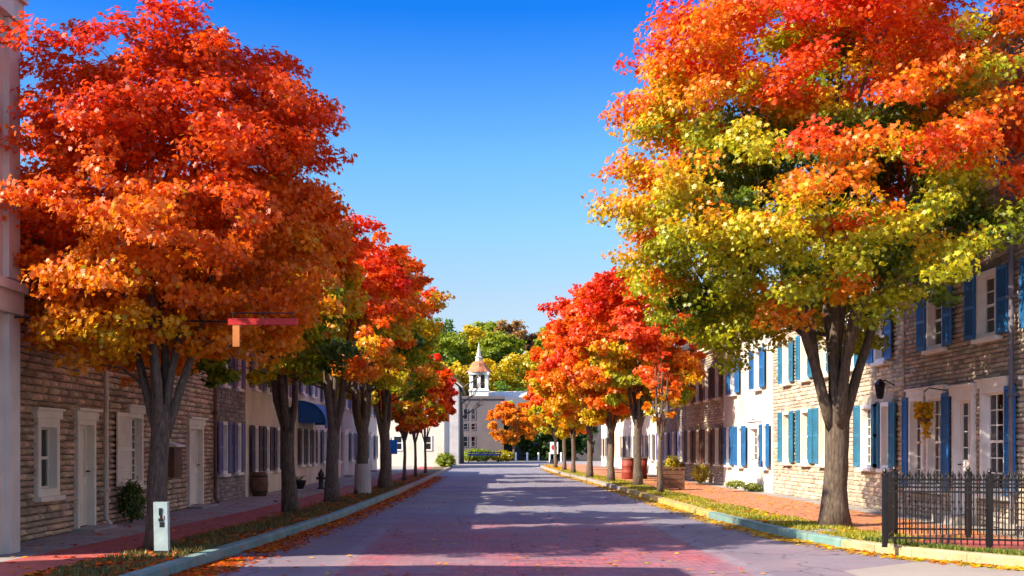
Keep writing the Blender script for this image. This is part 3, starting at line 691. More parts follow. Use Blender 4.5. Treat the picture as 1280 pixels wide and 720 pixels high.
# ---------------------------------------------------------------- far end of the street
def block(name, label, X0, X1, D0, D1, H, mat, wins, roof=None, rise=0, frame='white_paint', cat='building', shut=None, ridge='x'):
    """plain block whose camera-facing wall carries windows given as (x0,x1,z0,z1)"""
    r = thing(name, ((X0 + X1) / 2, D0, 0), label, cat)
    b = MB(); xs = sorted({X0, X1, *[w[0] for w in wins], *[w[1] for w in wins]}); zs = sorted({0, H, *[w[2] for w in wins], *[w[3] for w in wins]})
    for i in range(len(xs) - 1):
        for j in range(len(zs) - 1):
            cx, cz = (xs[i] + xs[i + 1]) / 2, (zs[j] + zs[j + 1]) / 2
            if not any(w[0] < cx < w[1] and w[2] < cz < w[3] for w in wins): b.box(xs[i], xs[i + 1], D0, D0 + .3, zs[j], zs[j + 1])
    b.box(X0, X0 + .3, D0 + .3, D1, 0, H); b.box(X1 - .3, X1, D0 + .3, D1, 0, H); b.box(X0 + .3, X1 - .3, D1 - .3, D1, 0, H)
    if not rise: b.box(X0 - .15, X1 + .15, D0 - .15, D1 + .15, H + .002, H + .35)
    elif ridge == 'y':
        for y0, y1 in ((D0, D0 + .3), (D1 - .3, D1)):
            b.add([(X0, y0, H), (X1, y0, H), ((X0 + X1) / 2, y0, H + rise), (X0, y1, H), (X1, y1, H), ((X0 + X1) / 2, y1, H + rise)], [(0, 1, 2), (5, 4, 3), (0, 2, 5, 3), (1, 4, 5, 2), (0, 3, 4, 1)])
    b.build('wall', mat, r)
    for (x0, x1, z0, z1) in wins:
        a = MB(); t = .1
        for q in ((x0, x0 + t, z0, z1), (x1 - t, x1, z0, z1), (x0 + t, x1 - t, z0, z0 + t), (x0 + t, x1 - t, z1 - t, z1), (x0 + t, x1 - t, (z0 + z1) / 2 - .03, (z0 + z1) / 2 + .03)): a.box(q[0], q[1], D0 - .06, D0 + .1, q[2], q[3])
        w = a.build('window', frame, r); g = MB(); g.box(x0 + .1, x1 - .1, D0 + .04, D0 + .06, z0 + .1, z1 - .1); g.build('pane', 'glass', w)
        if shut:
            g = MB(); g.box(x0 - .5, x0 - .03, D0 - .05, D0 - .002, z0, z1); g.build('shutter', shut, w); g = MB(); g.box(x1 + .03, x1 + .5, D0 - .05, D0 - .002, z0, z1); g.build('shutter', shut, w)
    if rise:
        ro = MB()
        if ridge == 'x':
            ym = (D0 + D1) / 2
            for ya, yb in ((D0 - .4, ym), (D1 + .4, ym)):
                ro.hexa([(X0 - .3, ya, H - .1), (X1 + .3, ya, H - .1), (X1 + .3, yb, H + rise), (X0 - .3, yb, H + rise), (X0 - .3, ya, H + .05), (X1 + .3, ya, H + .05), (X1 + .3, yb, H + rise + .15), (X0 - .3, yb, H + rise + .15)])
        else:
            xm = (X0 + X1) / 2
            for xa, xb in ((X0 - .4, xm), (X1 + .4, xm)):
                ro.hexa([(xa, D0 - .3, H - .1), (xa, D1 + .3, H - .1), (xb, D1 + .3, H + rise), (xb, D0 - .3, H + rise), (xa, D0 - .3, H + .05), (xa, D1 + .3, H + .05), (xb, D1 + .3, H + rise + .15), (xb, D0 - .3, H + rise + .15)])
        ro.build('roof', roof or 'slate', r)
    return r
block('end_house', 'sunlit cream house whose end wall juts out at the far kerb', -11, -3.45, 85, 97, 5.4, 'stucco_white', [(-5.1, -4.4, 1.4, 2.6), (-5.1, -4.4, 3.6, 4.7), (-7.5, -6.7, 1.4, 2.6)], roof='slate', rise=1.7, ridge='x', cat='house')
block('townhouse', 'pale grey gabled townhouse with small white windows rising behind the cream end wall', -9.5, -2.9, 106, 120, 7.6, 'stucco_grey', [(-4.7, -4.0, z, z + 1.1) for z in (1.4, 3.6, 5.9)] + [(-6.4, -5.6, z, z + 1.1) for z in (1.4, 3.6, 5.9)], rise=2.8, ridge='y', cat='house', roof='stucco_grey')
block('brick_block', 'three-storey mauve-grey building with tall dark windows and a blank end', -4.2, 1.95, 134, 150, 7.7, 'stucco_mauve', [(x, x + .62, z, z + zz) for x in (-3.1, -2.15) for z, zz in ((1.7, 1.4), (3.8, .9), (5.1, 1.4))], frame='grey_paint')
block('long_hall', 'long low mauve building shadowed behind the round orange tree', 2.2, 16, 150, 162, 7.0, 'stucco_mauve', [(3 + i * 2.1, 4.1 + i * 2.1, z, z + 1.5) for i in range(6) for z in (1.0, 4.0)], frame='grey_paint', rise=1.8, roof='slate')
# church
ch = thing('church', (-1.2, 172, 0), 'white church with red-roofed belfry and slim spire below the wooded hill', 'church')
b = MB(); tx0, tx1, ty0, ty1 = -2.95, .05, 170.5, 173.5; cxm, cym = (tx0 + tx1) / 2, 172
b.box(tx0, tx1, ty0, ty1, 0, 11.0)
for x in (tx0, cxm - .28, tx1 - .55):
    b.box(x, x + .55, ty0, ty0 + .5, 11.0, 13.2); b.box(x, x + .55, ty1 - .5, ty1, 11.0, 13.2)
for x in (tx0, tx1 - .5): b.box(x, x + .5, cym - .25, cym + .25, 11.0, 13.2)
b.box(tx0 - .15, tx1 + .15, ty0 - .15, ty1 + .15, 13.201, 13.6); b.box(tx0 - .12, tx1 + .12, ty0 - .12, ty1 + .12, 10.6, 10.85); b.build('belfry_tower', 'white_paint', ch)
b = MB(); b.box(tx0 + .6, tx1 - .6, ty0 + .6, ty1 - .6, 11.0, 13.2); b.build('bell_chamber', 'interior', ch)
b = MB(); b.lathe((cxm, cym, 0), [(2.2, 13.61), (1.75, 13.95), (1.3, 14.5), (1.1, 15.1), (.7, 15.4)], 8); b.build('roof', 'redtile', ch)
b = MB(); b.lathe((cxm, cym, 0), [(.55, 15.35), (.52, 15.9), (.66, 16.0), (.42, 16.25), (.2, 17.4), (.03, 18.4)], 8); b.build('spire', 'stucco_beige', ch)
b = MB(); b.box(.06, 8.5, 170.9, 180, 0, 8.6); b.build('nave', 'white_paint', ch)
b = MB(); b.hexa([(-.1, 170.5, 8.5), (8.8, 170.5, 8.5), (8.8, 175.5, 10.6), (-.1, 175.5, 10.6), (-.1, 170.5, 8.7), (8.8, 170.5, 8.7), (8.8, 175.5, 10.8), (-.1, 175.5, 10.8)])
b.hexa([(-.1, 180.5, 8.5), (8.8, 180.5, 8.5), (8.8, 175.5, 10.6), (-.1, 175.5, 10.6), (-.1, 180.5, 8.7), (8.8, 180.5, 8.7), (8.8, 175.5, 10.8), (-.1, 175.5, 10.8)]); b.build('nave_roof', 'stucco_beige', ch)
for x in (1.2, 3.4, 5.6):
    b = MB(); b.box(x, x + .9, 170.84, 170.899, 5.8, 8.2); b.lathe((x + .45, 170.87, 8.2), [(.45, -.02), (.4, .2), (.02, .5)], 8); b.build('window', 'interior', ch)

# hill
def hill_z(x, y):
    d = max(0.0, (y - 186) / 80); f = min(1, d); f = f * f * (3 - 2 * f)
    return 23.5 * f * math.exp(-((x + 2) / 75) ** 2)
# ground sheet
b = MB(); xs = [-900, -500, -260] + list(range(-160, 161, 10)) + [260, 500, 900]; ys = [-60, 0, 60, 120, 180] + list(range(190, 301, 8)) + [340, 400, 600, 1000, 1800]
for y in ys:
    for x in xs:
        z = hill_z(x, y) if y <= 300 else hill_z(x, 300) * max(0, 1 - (y - 300) / 400)
        b.v.append((x, y, z + (noise.noise(Vector((x * .03, y * .03, 0))) * 1.2 if z > .5 else 0))); b.c.append((1, 1, 1))
nx = len(xs)
for j in range(len(ys) - 1):
    for i in range(nx - 1): a = j * nx + i; b.f.append((a, a + 1, a + nx + 1, a + nx))
struct(b.build('ground', 'ground', None, True))
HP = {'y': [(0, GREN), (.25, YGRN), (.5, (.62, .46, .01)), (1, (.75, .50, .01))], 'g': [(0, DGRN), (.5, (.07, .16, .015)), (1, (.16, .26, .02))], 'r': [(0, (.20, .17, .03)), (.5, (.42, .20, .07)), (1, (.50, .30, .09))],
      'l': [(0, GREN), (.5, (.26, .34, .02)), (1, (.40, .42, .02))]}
hill = [(-12, 205, 5.6, 'g', 'dark green tree at the bare left foot of the hill'), (-9.0, 216, 5.4, 'y', 'yellow-green tree above the dark one at the hill foot'), (-4.5, 205, 3.6, 'g', 'deep green tree just behind the spire'),
        (-1, 222, 4.8, 'y', 'gold tree on the slope directly above the spire tip'), (4, 208, 4.6, 'g', 'large dark green tree above the church nave'), (9.5, 206, 4.6, 'g', 'dark green tree behind the nave end'),
        (8, 226, 5.2, 'y', 'bright yellow crown broadest on the mid slope'), (14, 222, 4.6, 'y', 'yellow crown beside the broadest yellow one'), (3, 240, 4.6, 'l', 'lime tree high on the slope, under the russet crown'),
        (5.5, 262, 4.6, 'r', 'russet-brown crown on the very top of the hill'), (-4, 248, 4.6, 'y', 'golden tree on the ridge before the russet crown'), (-10, 238, 5.6, 'l', 'lime tree on the ridge slope above the yellow-green one'),
        (15, 250, 4.4, 'l', 'light green ridge tree after the russet crown'), (20, 236, 4.6, 'y', 'yellow ridge tree close to the street maples'), (16, 208, 4.4, 'l', 'light green tree low behind the street maples'), (-17, 225, 4.6, 'g', 'green tree mostly masked by the red maples'),
        (13, 264, 3.6, 'r', 'smaller russet crown on the hilltop'), (-14, 252, 5.6, 'g', 'green tree at the falling end of the ridge'), (22, 212, 4.6, 'g', 'dark tree low on the slope behind golden maples'), (0, 265, 4.8, 'l', 'green-gold tree on the skyline before the russet crown')]
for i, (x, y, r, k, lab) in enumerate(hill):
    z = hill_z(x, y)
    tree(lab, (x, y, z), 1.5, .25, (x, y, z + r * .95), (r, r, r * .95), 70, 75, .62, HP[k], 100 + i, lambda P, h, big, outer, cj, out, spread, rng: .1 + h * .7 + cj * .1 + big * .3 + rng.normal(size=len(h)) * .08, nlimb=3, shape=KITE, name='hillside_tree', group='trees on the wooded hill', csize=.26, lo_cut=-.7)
tree('dark green evergreen shading the long mauve building', (6.5, 138, 0), 1.5, .2, (6.5, 138, 4.2), (3.0, 3, 3.6), 80, 80, .4, HP['g'], 131, None, nlimb=3, shape=KITE, name='broadleaf_tree', csize=.24)
tree('dark green tree filling the gap before the far maples', (10.2, 140, 0), 1.5, .2, (10.2, 140, 4.0), (3.2, 3, 3.4), 80, 80, .4, HP['g'], 132, None, nlimb=3, shape=KITE, name='broadleaf_tree', csize=.24)
tree('green tree hugging the corner of the mauve-grey building', (2.5, 146, 0), 1.2, .15, (2.5, 146, 4.0), (1.5, 1.5, 3.4), 60, 70, .34, HP['l'], 133, None, nlimb=3, shape=KITE, name='broadleaf_tree', csize=.28)
# bare tree
bt = thing('bare_tree', (-2.95, 112, 0), 'leafless tree with a thick dark trunk before the mauve-grey building', 'tree')
b = MB(); rnd = random.Random(5)
b.tube([(-2.95, 112, -.1), (-2.9, 112, 3), (-2.95, 112, 6), (-3.0, 112, 8.4)], [.5, .38, .34, .16], 10, .2)
def twig(p, d, L, r, n):
    q = p + d * L; b.tube([p, p.lerp(q, .5) + Vector((rnd.uniform(-.1, .1), 0, .1)) * L, q], [r, r * .7, r * .4], 5)
    if n:
        for _ in range(3): twig(p.lerp(q, rnd.uniform(.4, 1)), (d + Vector((rnd.uniform(-.8, .8), rnd.uniform(-.8, .8), rnd.uniform(-.1, .6)))).normalized(), L * .62, r * .5, n - 1)
for i in range(8): twig(Vector((-2.95, 112, 4.5 + i * .5)), Vector((math.cos(i * 2.1), math.sin(i * 2.1), .7)).normalized(), 2.0, .1, 3)
b.build('trunk', 'bark', bt, True)

# ---------------------------------------------------------------- street surfaces
LK = [(-25, -4.9), (5, -4.4), (12.6, -4.02), (17, -3.72), (24.5, -3.32), (37.6, -3.08), (51, -2.95), (84, -2.9)]
RK = [(10.5, 13.0), (12.6, 9.6), (14.0, 7.3), (15.6, 6.2), (17.2, 5.62), (20, 5.22), (24.5, 5.02), (39, 4.9), (51, 4.8), (64, 4.35), (84, 4.3), (96, 4.5)]
def interp(K, d): return float(np.interp(d, [k[0] for k in K], [k[1] for k in K]))
def strip(name, K, da, db, o0, o1, z, mat, step=1.5, z0=None, xend=None):
    """strip from kerb offset o0 to o1 (outwards); xend = absolute outer X"""
    n = max(2, int((db - da) / step)); b = MB(); s = 1 if K is RK else -1; pts = []
    for i in range(n + 1):
        d = da + (db - da) * i / n; x = interp(K, d); e = .02
        tx = (interp(K, d + .3) - interp(K, d - .3)) / .6; nl = math.sqrt(1 + tx * tx)
        a = (x + s * o0 * nl, d); c = (xend if xend is not None else x + s * o1 * nl, d); pts.append((a, c))
    for i in range(n):
        (a0, c0), (a1, c1) = pts[i], pts[i + 1]
        if z0 is None:
            q = [(*a0, z), (*c0, z), (*c1, z), (*a1, z)]
            if (q[1][0] - q[0][0]) < 0: q.reverse()
            b.add(q, [(0, 1, 2, 3)])
        else:
            g = .009 if mat.startswith('kerb') else 0
            f = lambda p, q_, t: (p[0] + (q_[0] - p[0]) * t, p[1] + (q_[1] - p[1]) * t)
            h = noise.noise(Vector((i * 3.3, da, 1))) * .008
            A0, A1, C0, C1 = f(a0, a1, g), f(a1, a0, g), f(c0, c1, g), f(c1, c0, g); bv = .025 * s
            b.hexa([(*A0, z0), (*C0, z0), (*C1, z0), (*A1, z0), (A0[0], A0[1], z - .03 + h), (*C0, z - .03 + h), (*C1, z - .03 + h), (A1[0], A1[1], z - .03 + h)])
            b.hexa([(A0[0], A0[1], z - .03 + h + .0005), (*C0, z - .03 + h + .0005), (*C1, z - .03 + h + .0005), (A1[0], A1[1], z - .03 + h + .0005), (A0[0] + bv, A0[1], z + h), (*C0, z + h), (*C1, z + h), (A1[0] + bv, A1[1], z + h)])
    return struct(b.build(name, mat))
# road
def sheet(name, pts, z, mat): b = MB(); b.add([(x, y, z) for x, y in pts], [tuple(range(len(pts)))]); return struct(b.build(name, mat))
sheet('road', [(-5.2, -25), (14, -25), (14, 112), (-5.2, 112)], .004, 'asphalt')
sheet('plaza', [(-40, 84.4), (40, 84.4), (40, 133), (-40, 133)], .008, 'asphalt_pale')
sheet('side_street', [(4.4, -25), (60, -25), (60, 16.4), (14, 16.4), (7, 15.9), (4.6, 14.0)], .008, 'asphalt_pale')
# left pavement
strip('kerb', LK, 5, 37, 0, .17, KZ, 'kerb_teal', z0=-.02, step=1.2)
strip('kerb', LK, 37, 84, 0, .17, KZ, 'kerb_plain', z0=-.02, step=1.6)
strip('kerb', LK, -25, 5, 0, .17, KZ, 'kerb_plain', z0=-.02, step=1.6)
strip('verge', LK, -25, 84, .17, 1.15, KZ - .005, 'verge')
strip('brick_pavement', LK, -25, 84, 1.15, 2.25, KZ, 'brick_walk')
strip('concrete_pavement', LK, -25, 84.9, 2.25, 0, KZ - .002, 'concrete', xend=-7.8)
# right pavement
strip('kerb', RK, 10.5, 17.2, 0, .18, KZ, 'kerb_cream', z0=-.02, step=.7)
strip('kerb', RK, 17.2, 24.6, 0, .18, KZ, 'kerb_teal', z0=-.02, step=1.2)
strip('kerb', RK, 24.6, 40, 0, .18, KZ, 'kerb_yellow', z0=-.02, step=1.5)
strip('kerb', RK, 40, 96, 0, .18, KZ, 'kerb_plain', z0=-.02, step=1.5)
strip('verge', RK, 17.0, 96, .18, 1.25, KZ - .005, 'verge')
strip('verge', RK, 14.05, 17.0, .18, .62, KZ - .005, 'verge', step=.4)
strip('brick_pavement', RK, 17.0, 28.5, 1.25, 2.9, KZ, 'brick_walk_orange', xend=8.5)
strip('brick_pavement', RK, 28.5, 96, 1.25, 2.9, KZ, 'brick_walk_orange', xend=8.6)
strip('brick_pavement', RK, 13.6, 17.0, .62, 2.9, KZ - .001, 'brick_walk', xend=9.6, step=.4)
strip('concrete_pavement', RK, 17.0, 28.5, 0, 0, KZ - .003, 'concrete', xend=9.8)
strip('concrete_pavement', RK, 28.5, 96, 0, 0, KZ - .004, 'concrete', xend=9.8)
strip('concrete_pavement', RK, 10.5, 17.0, .18, 0, KZ - .006, 'concrete', xend=14, step=.5)

# ---------------------------------------------------------------- litter and grass
rng = np.random.default_rng(9)
def scatter(name, label, K, da, db, o0, o1, n, z, size, cols, power=1.0, bias=1.0):
    d = da + (db - da) * rng.uniform(0, 1, n) ** bias; o = o0 + (o1 - o0) * rng.uniform(0, 1, n) ** power
    s = 1 if K is RK else -1
    x = np.interp(d, [k[0] for k in K], [k[1] for k in K]) + s * o
    # clumpy
    keep = np.array([noise.noise(Vector((a * 1.1, b * .9, 3))) + rng.uniform(-.5, .7) > -.05 for a, b in zip(x, d)])
    x, d = x[keep], d[keep]; m = len(x)
    P = np.stack([x, d, z + rng.uniform(0, .012, m)], 1); Nn = np.array([0, 0, 1.0]) + rng.normal(size=(m, 3)) * .25
    V = leaf_polys(P, Nn, size, KITE if size > .09 else MAPLE, rng); V[:, :, 2] = np.maximum(V[:, :, 2], z + .001)
    C = np.array(cols)[rng.integers(0, len(cols), m)] * rng.uniform(.5, 1.1, m)[:, None]
    return tag(np_mesh(name, V, V.shape[1], C, 'litter'), label, None, None, 'stuff')
warm = [ORNG, ORED, AMBR, (.35, .12, .03), (.45, .10, .02), RED]
gold = [AMBR, YELL, ORNG, (.5, .3, .05), (.62, .42, .02), YGRN]
scatter('fallen_leaves', 'orange leaves drifted in the shaded gutter', LK, 10, 60, -.75, -.01, 16000, .012, .08, warm, 1/2.2, 1.4)
scatter('fallen_leaves', 'rusty leaves strewn over the shaded verge', LK, 11, 60, .18, 1.3, 12000, KZ, .08, warm + [(.12, .06, .03)], 1, 1.3)
scatter('fallen_leaves', 'few leaves blown onto the red brick pavement', LK, 11, 60, 1.3, 3.3, 1500, KZ + .003, .08, warm, 1, 1.2)
scatter('fallen_leaves', 'golden leaves lying along the sunlit kerb', RK, 14, 80, -.6, -.01, 9000, .012, .085, gold, 1/2.2, 1.3)
scatter('fallen_leaves', 'yellow leaves on the sunlit verge', RK, 17, 95, .2, 1.3, 24000, KZ, .095, gold, 1, 1.1)
scatter('fallen_leaves', 'scattered leaves over the orange brick pavement', RK, 17, 60, 1.3, 3.6, 2600, KZ + .003, .085, gold, 1, 1.1)
scatter('fallen_leaves', 'leaves scattered across the roadway', LK, 12, 60, -7.5, -.7, 1500, .014, .075, warm + gold, 1, 1.4)
def grass(label, K, da, db, o0, o1, n, bias=1.3, pl=((0, (.06, .10, .015)), (.6, (.13, .18, .02)), (1, (.26, .25, .04)))):
    d = da + (db - da) * rng.uniform(0, 1, n) ** bias; o = rng.uniform(o0, o1, n); s = 1 if K is RK else -1
    x = np.interp(d, [k[0] for k in K], [k[1] for k in K]) + s * o
    keep = np.array([noise.noise(Vector((a * 1.4, b * 1.2, 8))) > -.12 + rng.uniform(-.12, .12) for a, b in zip(x, d)]); x, d = x[keep], d[keep]; m = len(x)
    a = rng.uniform(0, 6.28, m); w = .012; hgt = rng.uniform(.03, .09, m)
    P = np.stack([x, d, np.full(m, KZ - .01)], 1); U = np.stack([np.cos(a), np.sin(a), 0 * a], 1) * w
    T = P + np.stack([rng.normal(0, .025, m), rng.normal(0, .025, m), hgt], 1)
    V = np.stack([P - U, P + U, T], 1); C = pal(rng.uniform(0, 1, m), list(pl))
    tag(np_mesh('grass', V, 3, C, 'litter'), label, None, None, 'stuff')
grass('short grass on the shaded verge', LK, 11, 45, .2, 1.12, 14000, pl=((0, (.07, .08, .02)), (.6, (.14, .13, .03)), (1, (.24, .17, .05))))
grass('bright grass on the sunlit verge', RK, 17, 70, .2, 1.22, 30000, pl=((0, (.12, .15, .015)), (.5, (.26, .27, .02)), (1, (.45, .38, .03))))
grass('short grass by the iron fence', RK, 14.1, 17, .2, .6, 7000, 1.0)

# ---------------------------------------------------------------- street things
# iron fence (two runs joined at the corner post)
fr = thing('iron_fence', (6.0, 15.9, KZ), 'black wrought iron picket fence with spear finials around the red brick corner', 'fence')
def run(p0, p1, npick, post_at):
    p0, p1 = Vector(p0), Vector(p1); d = p1 - p0; L = d.length; u = d / L; nrm = Vector((-u.y, u.x, 0))
    def bar(a, b_, w, h_):
        A, B = p0 + u * a, p0 + u * b_; m = MB()
        return [A - nrm * w, B - nrm * w, B + nrm * w, A + nrm * w], h_
    for z in (.12, .80, .92):
        m = MB(); A, B = p0, p1; w = .014
        m.hexa([tuple(Vector((q.x, q.y, KZ + z))) for q in (A - nrm * w, B - nrm * w, B + nrm * w, A + nrm * w)] + [tuple(Vector((q.x, q.y, KZ + z + .028))) for q in (A - nrm * w, B - nrm * w, B + nrm * w, A + nrm * w)])
        m.build('rail', 'iron', fr)
    proto = None
    for i in range(npick):
        q = p0 + u * (L * (i + .5) / npick)
        if proto is None:
            m = MB(); m.tube([(q.x, q.y, KZ + .05), (q.x, q.y, KZ + .98)], [.010, .010], 6)
            m.lathe((q.x, q.y, KZ + .98), [(.012, 0), (.02, .01), (.026, .035), (.014, .07), (.002, .11)], 6); m.lathe((q.x, q.y, KZ + .55), [(.011, 0), (.021, .02), (.021, .03), (.011, .05)], 6)
            proto = m.build('picket', 'iron', fr); q0 = q
        else:
            o = proto.copy(); COL.objects.link(o); o.parent = fr; o.location = (q.x - q0.x, q.y - q0.y, 0)
    for a in post_at:
        q = p0 + u * (L * a); m = MB(); r = .032
        m.box(q.x - r, q.x + r, q.y - r, q.y + r, KZ - .01, KZ + 1.05); m.lathe((q.x, q.y, KZ + 1.05), [(.046, 0), (.046, .02), (.02, .03), (.036, .06), (.02, .095), (.003, .11)], 10)
        m.build('post', 'iron', fr)
run((5.84, 15.9, 0), (8.55, 15.1, 0), 34, (0, .5, 1)); run((6.62, 17.6, 0), (8.9, 17.3, 0), 24, (0, .5, 1)); run((5.86, 15.93, 0), (6.6, 17.56, 0), 14, ())
# white marker post at the trunk
mp_ = thing('marker_post', (-4.42, 14.75, .14), 'pale blue-white utility marker post leaning beside the orange maple trunk', 'post')
b = MB(); x0 = -4.55; b.hexa([(x0, 14.72, .18), (x0 + .19, 14.72, .18), (x0 + .19, 14.82, .18), (x0, 14.82, .18), (x0 - .02, 14.74, .86), (x0 + .17, 14.74, .86), (x0 + .17, 14.84, .86), (x0 - .02, 14.84, .86)]); b.build('body', 'whitebox', mp_)
b = MB(); b.box(x0 - .01, x0 + .2, 14.68, 14.86, .10, .2); b.build('base', 'black', mp_)
b = MB()
for q in ((.06, .10, .68, .78), (.055, .12, .60, .64), (.07, .135, .52, .59), (.075, .11, .64, .68)): b.box(x0 + q[0], x0 + q[1], 14.727, 14.732 + .012, q[2], q[3])
b.build('symbol', 'black', mp_)
b = MB(); b.box(x0 + .10, x0 + .13, 14.727, 14.742, .62, .68); b.build('symbol', 'pinkmark', mp_)
# bush by the door
def bush(label, x, y, z, r, h_, seed, stops=HP['g'], n=26, lper=60, ls=.05, cat='bush', name='bush'):
    rg = np.random.default_rng(seed); root = thing(name, (x, y, z), label, cat)
    st = MB()
    for i in range(7):
        a = i * .9; st.tube([(x, y, z - .02), (x + math.cos(a) * r * .3, y + math.sin(a) * r * .3, z + h_ * .5), (x + math.cos(a) * r * .6, y + math.sin(a) * r * .6, z + h_ * .9)], [.012, .008, .004], 5)
    st.build('stem', 'bark', root)
    m = n * lper; g = rg.normal(size=(m, 3)); g /= np.linalg.norm(g, axis=1, keepdims=True)
    lump = np.array([1 + .35 * noise.noise(Vector(q * 2.4) + Vector((seed, 0, 0))) for q in g]); P = g * (rg.uniform(.3, 1, m) ** .5 * lump)[:, None] * np.array([r, r, h_ / 2]) + np.array([x, y, z + h_ / 2 + .02])
    P[:, 2] = np.maximum(P[:, 2], z + .02)
    V = leaf_polys(P, g + rg.normal(size=(m, 3)) * .5 + np.array([0, 0, .4]), ls, KITE, rg)
    np_mesh('foliage', V, 4, pal(rg.uniform(0, 1, m), stops) * rg.uniform(.6, 1.1, m)[:, None], 'leaf', root)
    return root
bush('dark upright evergreen bush against the brown stone wall', -6.9, 20.9, KZ, .26, .85, 1)
bush('low green plants at the foot of the arched white door', 8.85, 36.0, KZ, .35, .28, 2, HP['l'], 10, 50, .06)
bush('second tuft of plants by the arched door', 8.85, 38.6, KZ, .4, .3, 6, HP['l'], 10, 50, .06)
bush('yellow-green shrub before the weathered brown house', 8.75, 44.3, KZ, .4, .8, 3, HP['y'], 20, 50, .07)
bush('leafy shrub before the slate-blue shutters', 8.75, 51, KZ, .5, 1.1, 4, HP['y'], 20, 50, .09)
bush('rounded shrub at the foot of the cream end wall', -3.3, 84.2, .01, .8, 1.2, 5, HP['l'], 30, 50, .16)
bush('low hedge clump in front of the bare tree', -1.2, 126, .01, 2.0, 1.5, 7, HP['l'], 40, 60, .25)
bush('pale shrub beside the low hedge clump', 1.6, 128, .01, 1.6, 1.3, 8, HP['y'], 40, 50, .25)
# letterbox on the stone wall
lb = thing('letterbox', (-7.05, 24.2, 1.2), 'dark wooden wall box with pale lid on the brown stone wall', 'letterbox')
b = MB(); b.box(-7.09, -6.88, 23.7, 24.3, .95, 1.62); b.build('body', 'wood', lb); b = MB(); b.hexa([(-7.1, 23.65, 1.625), (-6.82, 23.65, 1.625), (-6.82, 24.35, 1.625), (-7.1, 24.35, 1.625), (-7.1, 23.65, 1.74), (-6.82, 23.65, 1.66), (-6.82, 24.35, 1.66), (-7.1, 24.35, 1.74)]); b.build('lid', 'cream_paint', lb)
# barrel at cream house
br = thing('wooden_barrel', (-6.95, 32.6, KZ), 'brown wooden barrel against the cream house corner', 'barrel')
b = MB(); b.lathe((-6.9, 32.6, KZ), [(.2, 0), (.25, .15), (.27, .36), (.25, .58), (.2, .72), (.17, .72), (.17, .68)], 20); b.build('body', 'wood', br, True)
for z in (.12, .58):
    b = MB(); b.lathe((-6.9, 32.6, KZ + z), [(.235, 0), (.262, .0), (.264, .04), (.235, .04)], 20); b.build('hoop', 'iron', br)
# black hydrant and pot
hy = thing('hydrant', (-5.9, 38.2, KZ), 'small black hydrant on the pavement below the blue awning', 'hydrant')
b = MB(); b.lathe((-5.9, 38.2, KZ), [(.14, 0), (.14, .05), (.09, .06), (.09, .45), (.12, .47), (.12, .52), (.09, .58), (.04, .66), (.025, .72)], 14); b.build('body', 'hydrant', hy, True)
b = MB(); b.tube([(-6.07, 38.2, KZ + .38), (-5.73, 38.2, KZ + .38)], [.05, .05], 10); b.build('outlet', 'hydrant', hy)
po = thing('plant_pot', (-6.75, 38.5, KZ), 'squat dark pot by the wall near the black hydrant', 'pot')
b = MB(); b.lathe((-6.75, 38.5, KZ), [(.16, 0), (.26, .22), (.28, .3), (.25, .3), (.22, .24)], 16); b.build('body', 'black', po, True)
for i in range(12):
    pass
b = MB()
for i in range(24): a = i * .7; b.tube([(-6.75, 38.5, KZ + .22), (-6.75 + .15 * math.cos(a), 38.5 + .15 * math.sin(a), KZ + .42), (-6.75 + .26 * math.cos(a), 38.5 + .26 * math.sin(a), KZ + .45)], [.012, .012, .003], 4)
b.build('plant', 'verge', po)
# trunk wrap sits on the fourth tree
tw = MB(); tw.lathe((-3.98, 34.3, .15), [(.275, 0), (.275, .02), (.262, .5), (.25, .95), (.24, .95)], 16); tag(tw.build('trunk_wrap', 'stucco_grey'), 'pale grey wrap round the foot of a dark maple trunk', 'trunk wrap')
# red hanging sign board
sg = thing('hanging_sign', (-6.6, 14.4, 3.4), 'long red board hung on an iron arm among the orange leaves', 'sign')
b = MB(); b.box(-3.46, -2.54, 14.37, 14.43, 3.24, 3.325); b.build('board', 'red', sg)
b = MB(); b.tube([(-6.6, 14.9, 3.41), (-3.2, 15.6, 3.41), (-3.0, 14.4, 3.41)], [.014] * 3, 8); b.tube([(-3.42, 14.4, 3.40), (-2.58, 14.4, 3.40)], [.008] * 2, 8); b.box(-6.62, -6.57, 14.86, 14.94, 3.36, 3.44)
for x in (-3.4, -2.6): b.tube([(x, 14.4, 3.41), (x, 14.4, 3.32)], [.007, .007], 6)
b.build('bracket', 'iron', sg)
b = MB(); b.box(-3.40, -3.31, 14.375, 14.425, 2.95, 3.239); b.build('drop_post', 'orange_wood', sg)
# blue sign pole
bs_ = thing('blue_sign', (-4.7, 53, KZ), 'small bright blue sign on a slim pole among the dark trunks', 'sign')
b = MB(); b.tube([(-4.75, 53, KZ), (-4.75, 53, 2.1)], [.03, .03], 8); b.build('pole', 'metal', bs_); b = MB(); b.box(-5.05, -4.45, 52.93, 52.97, 1.3, 2.0); b.build('board', 'bluesign', bs_)
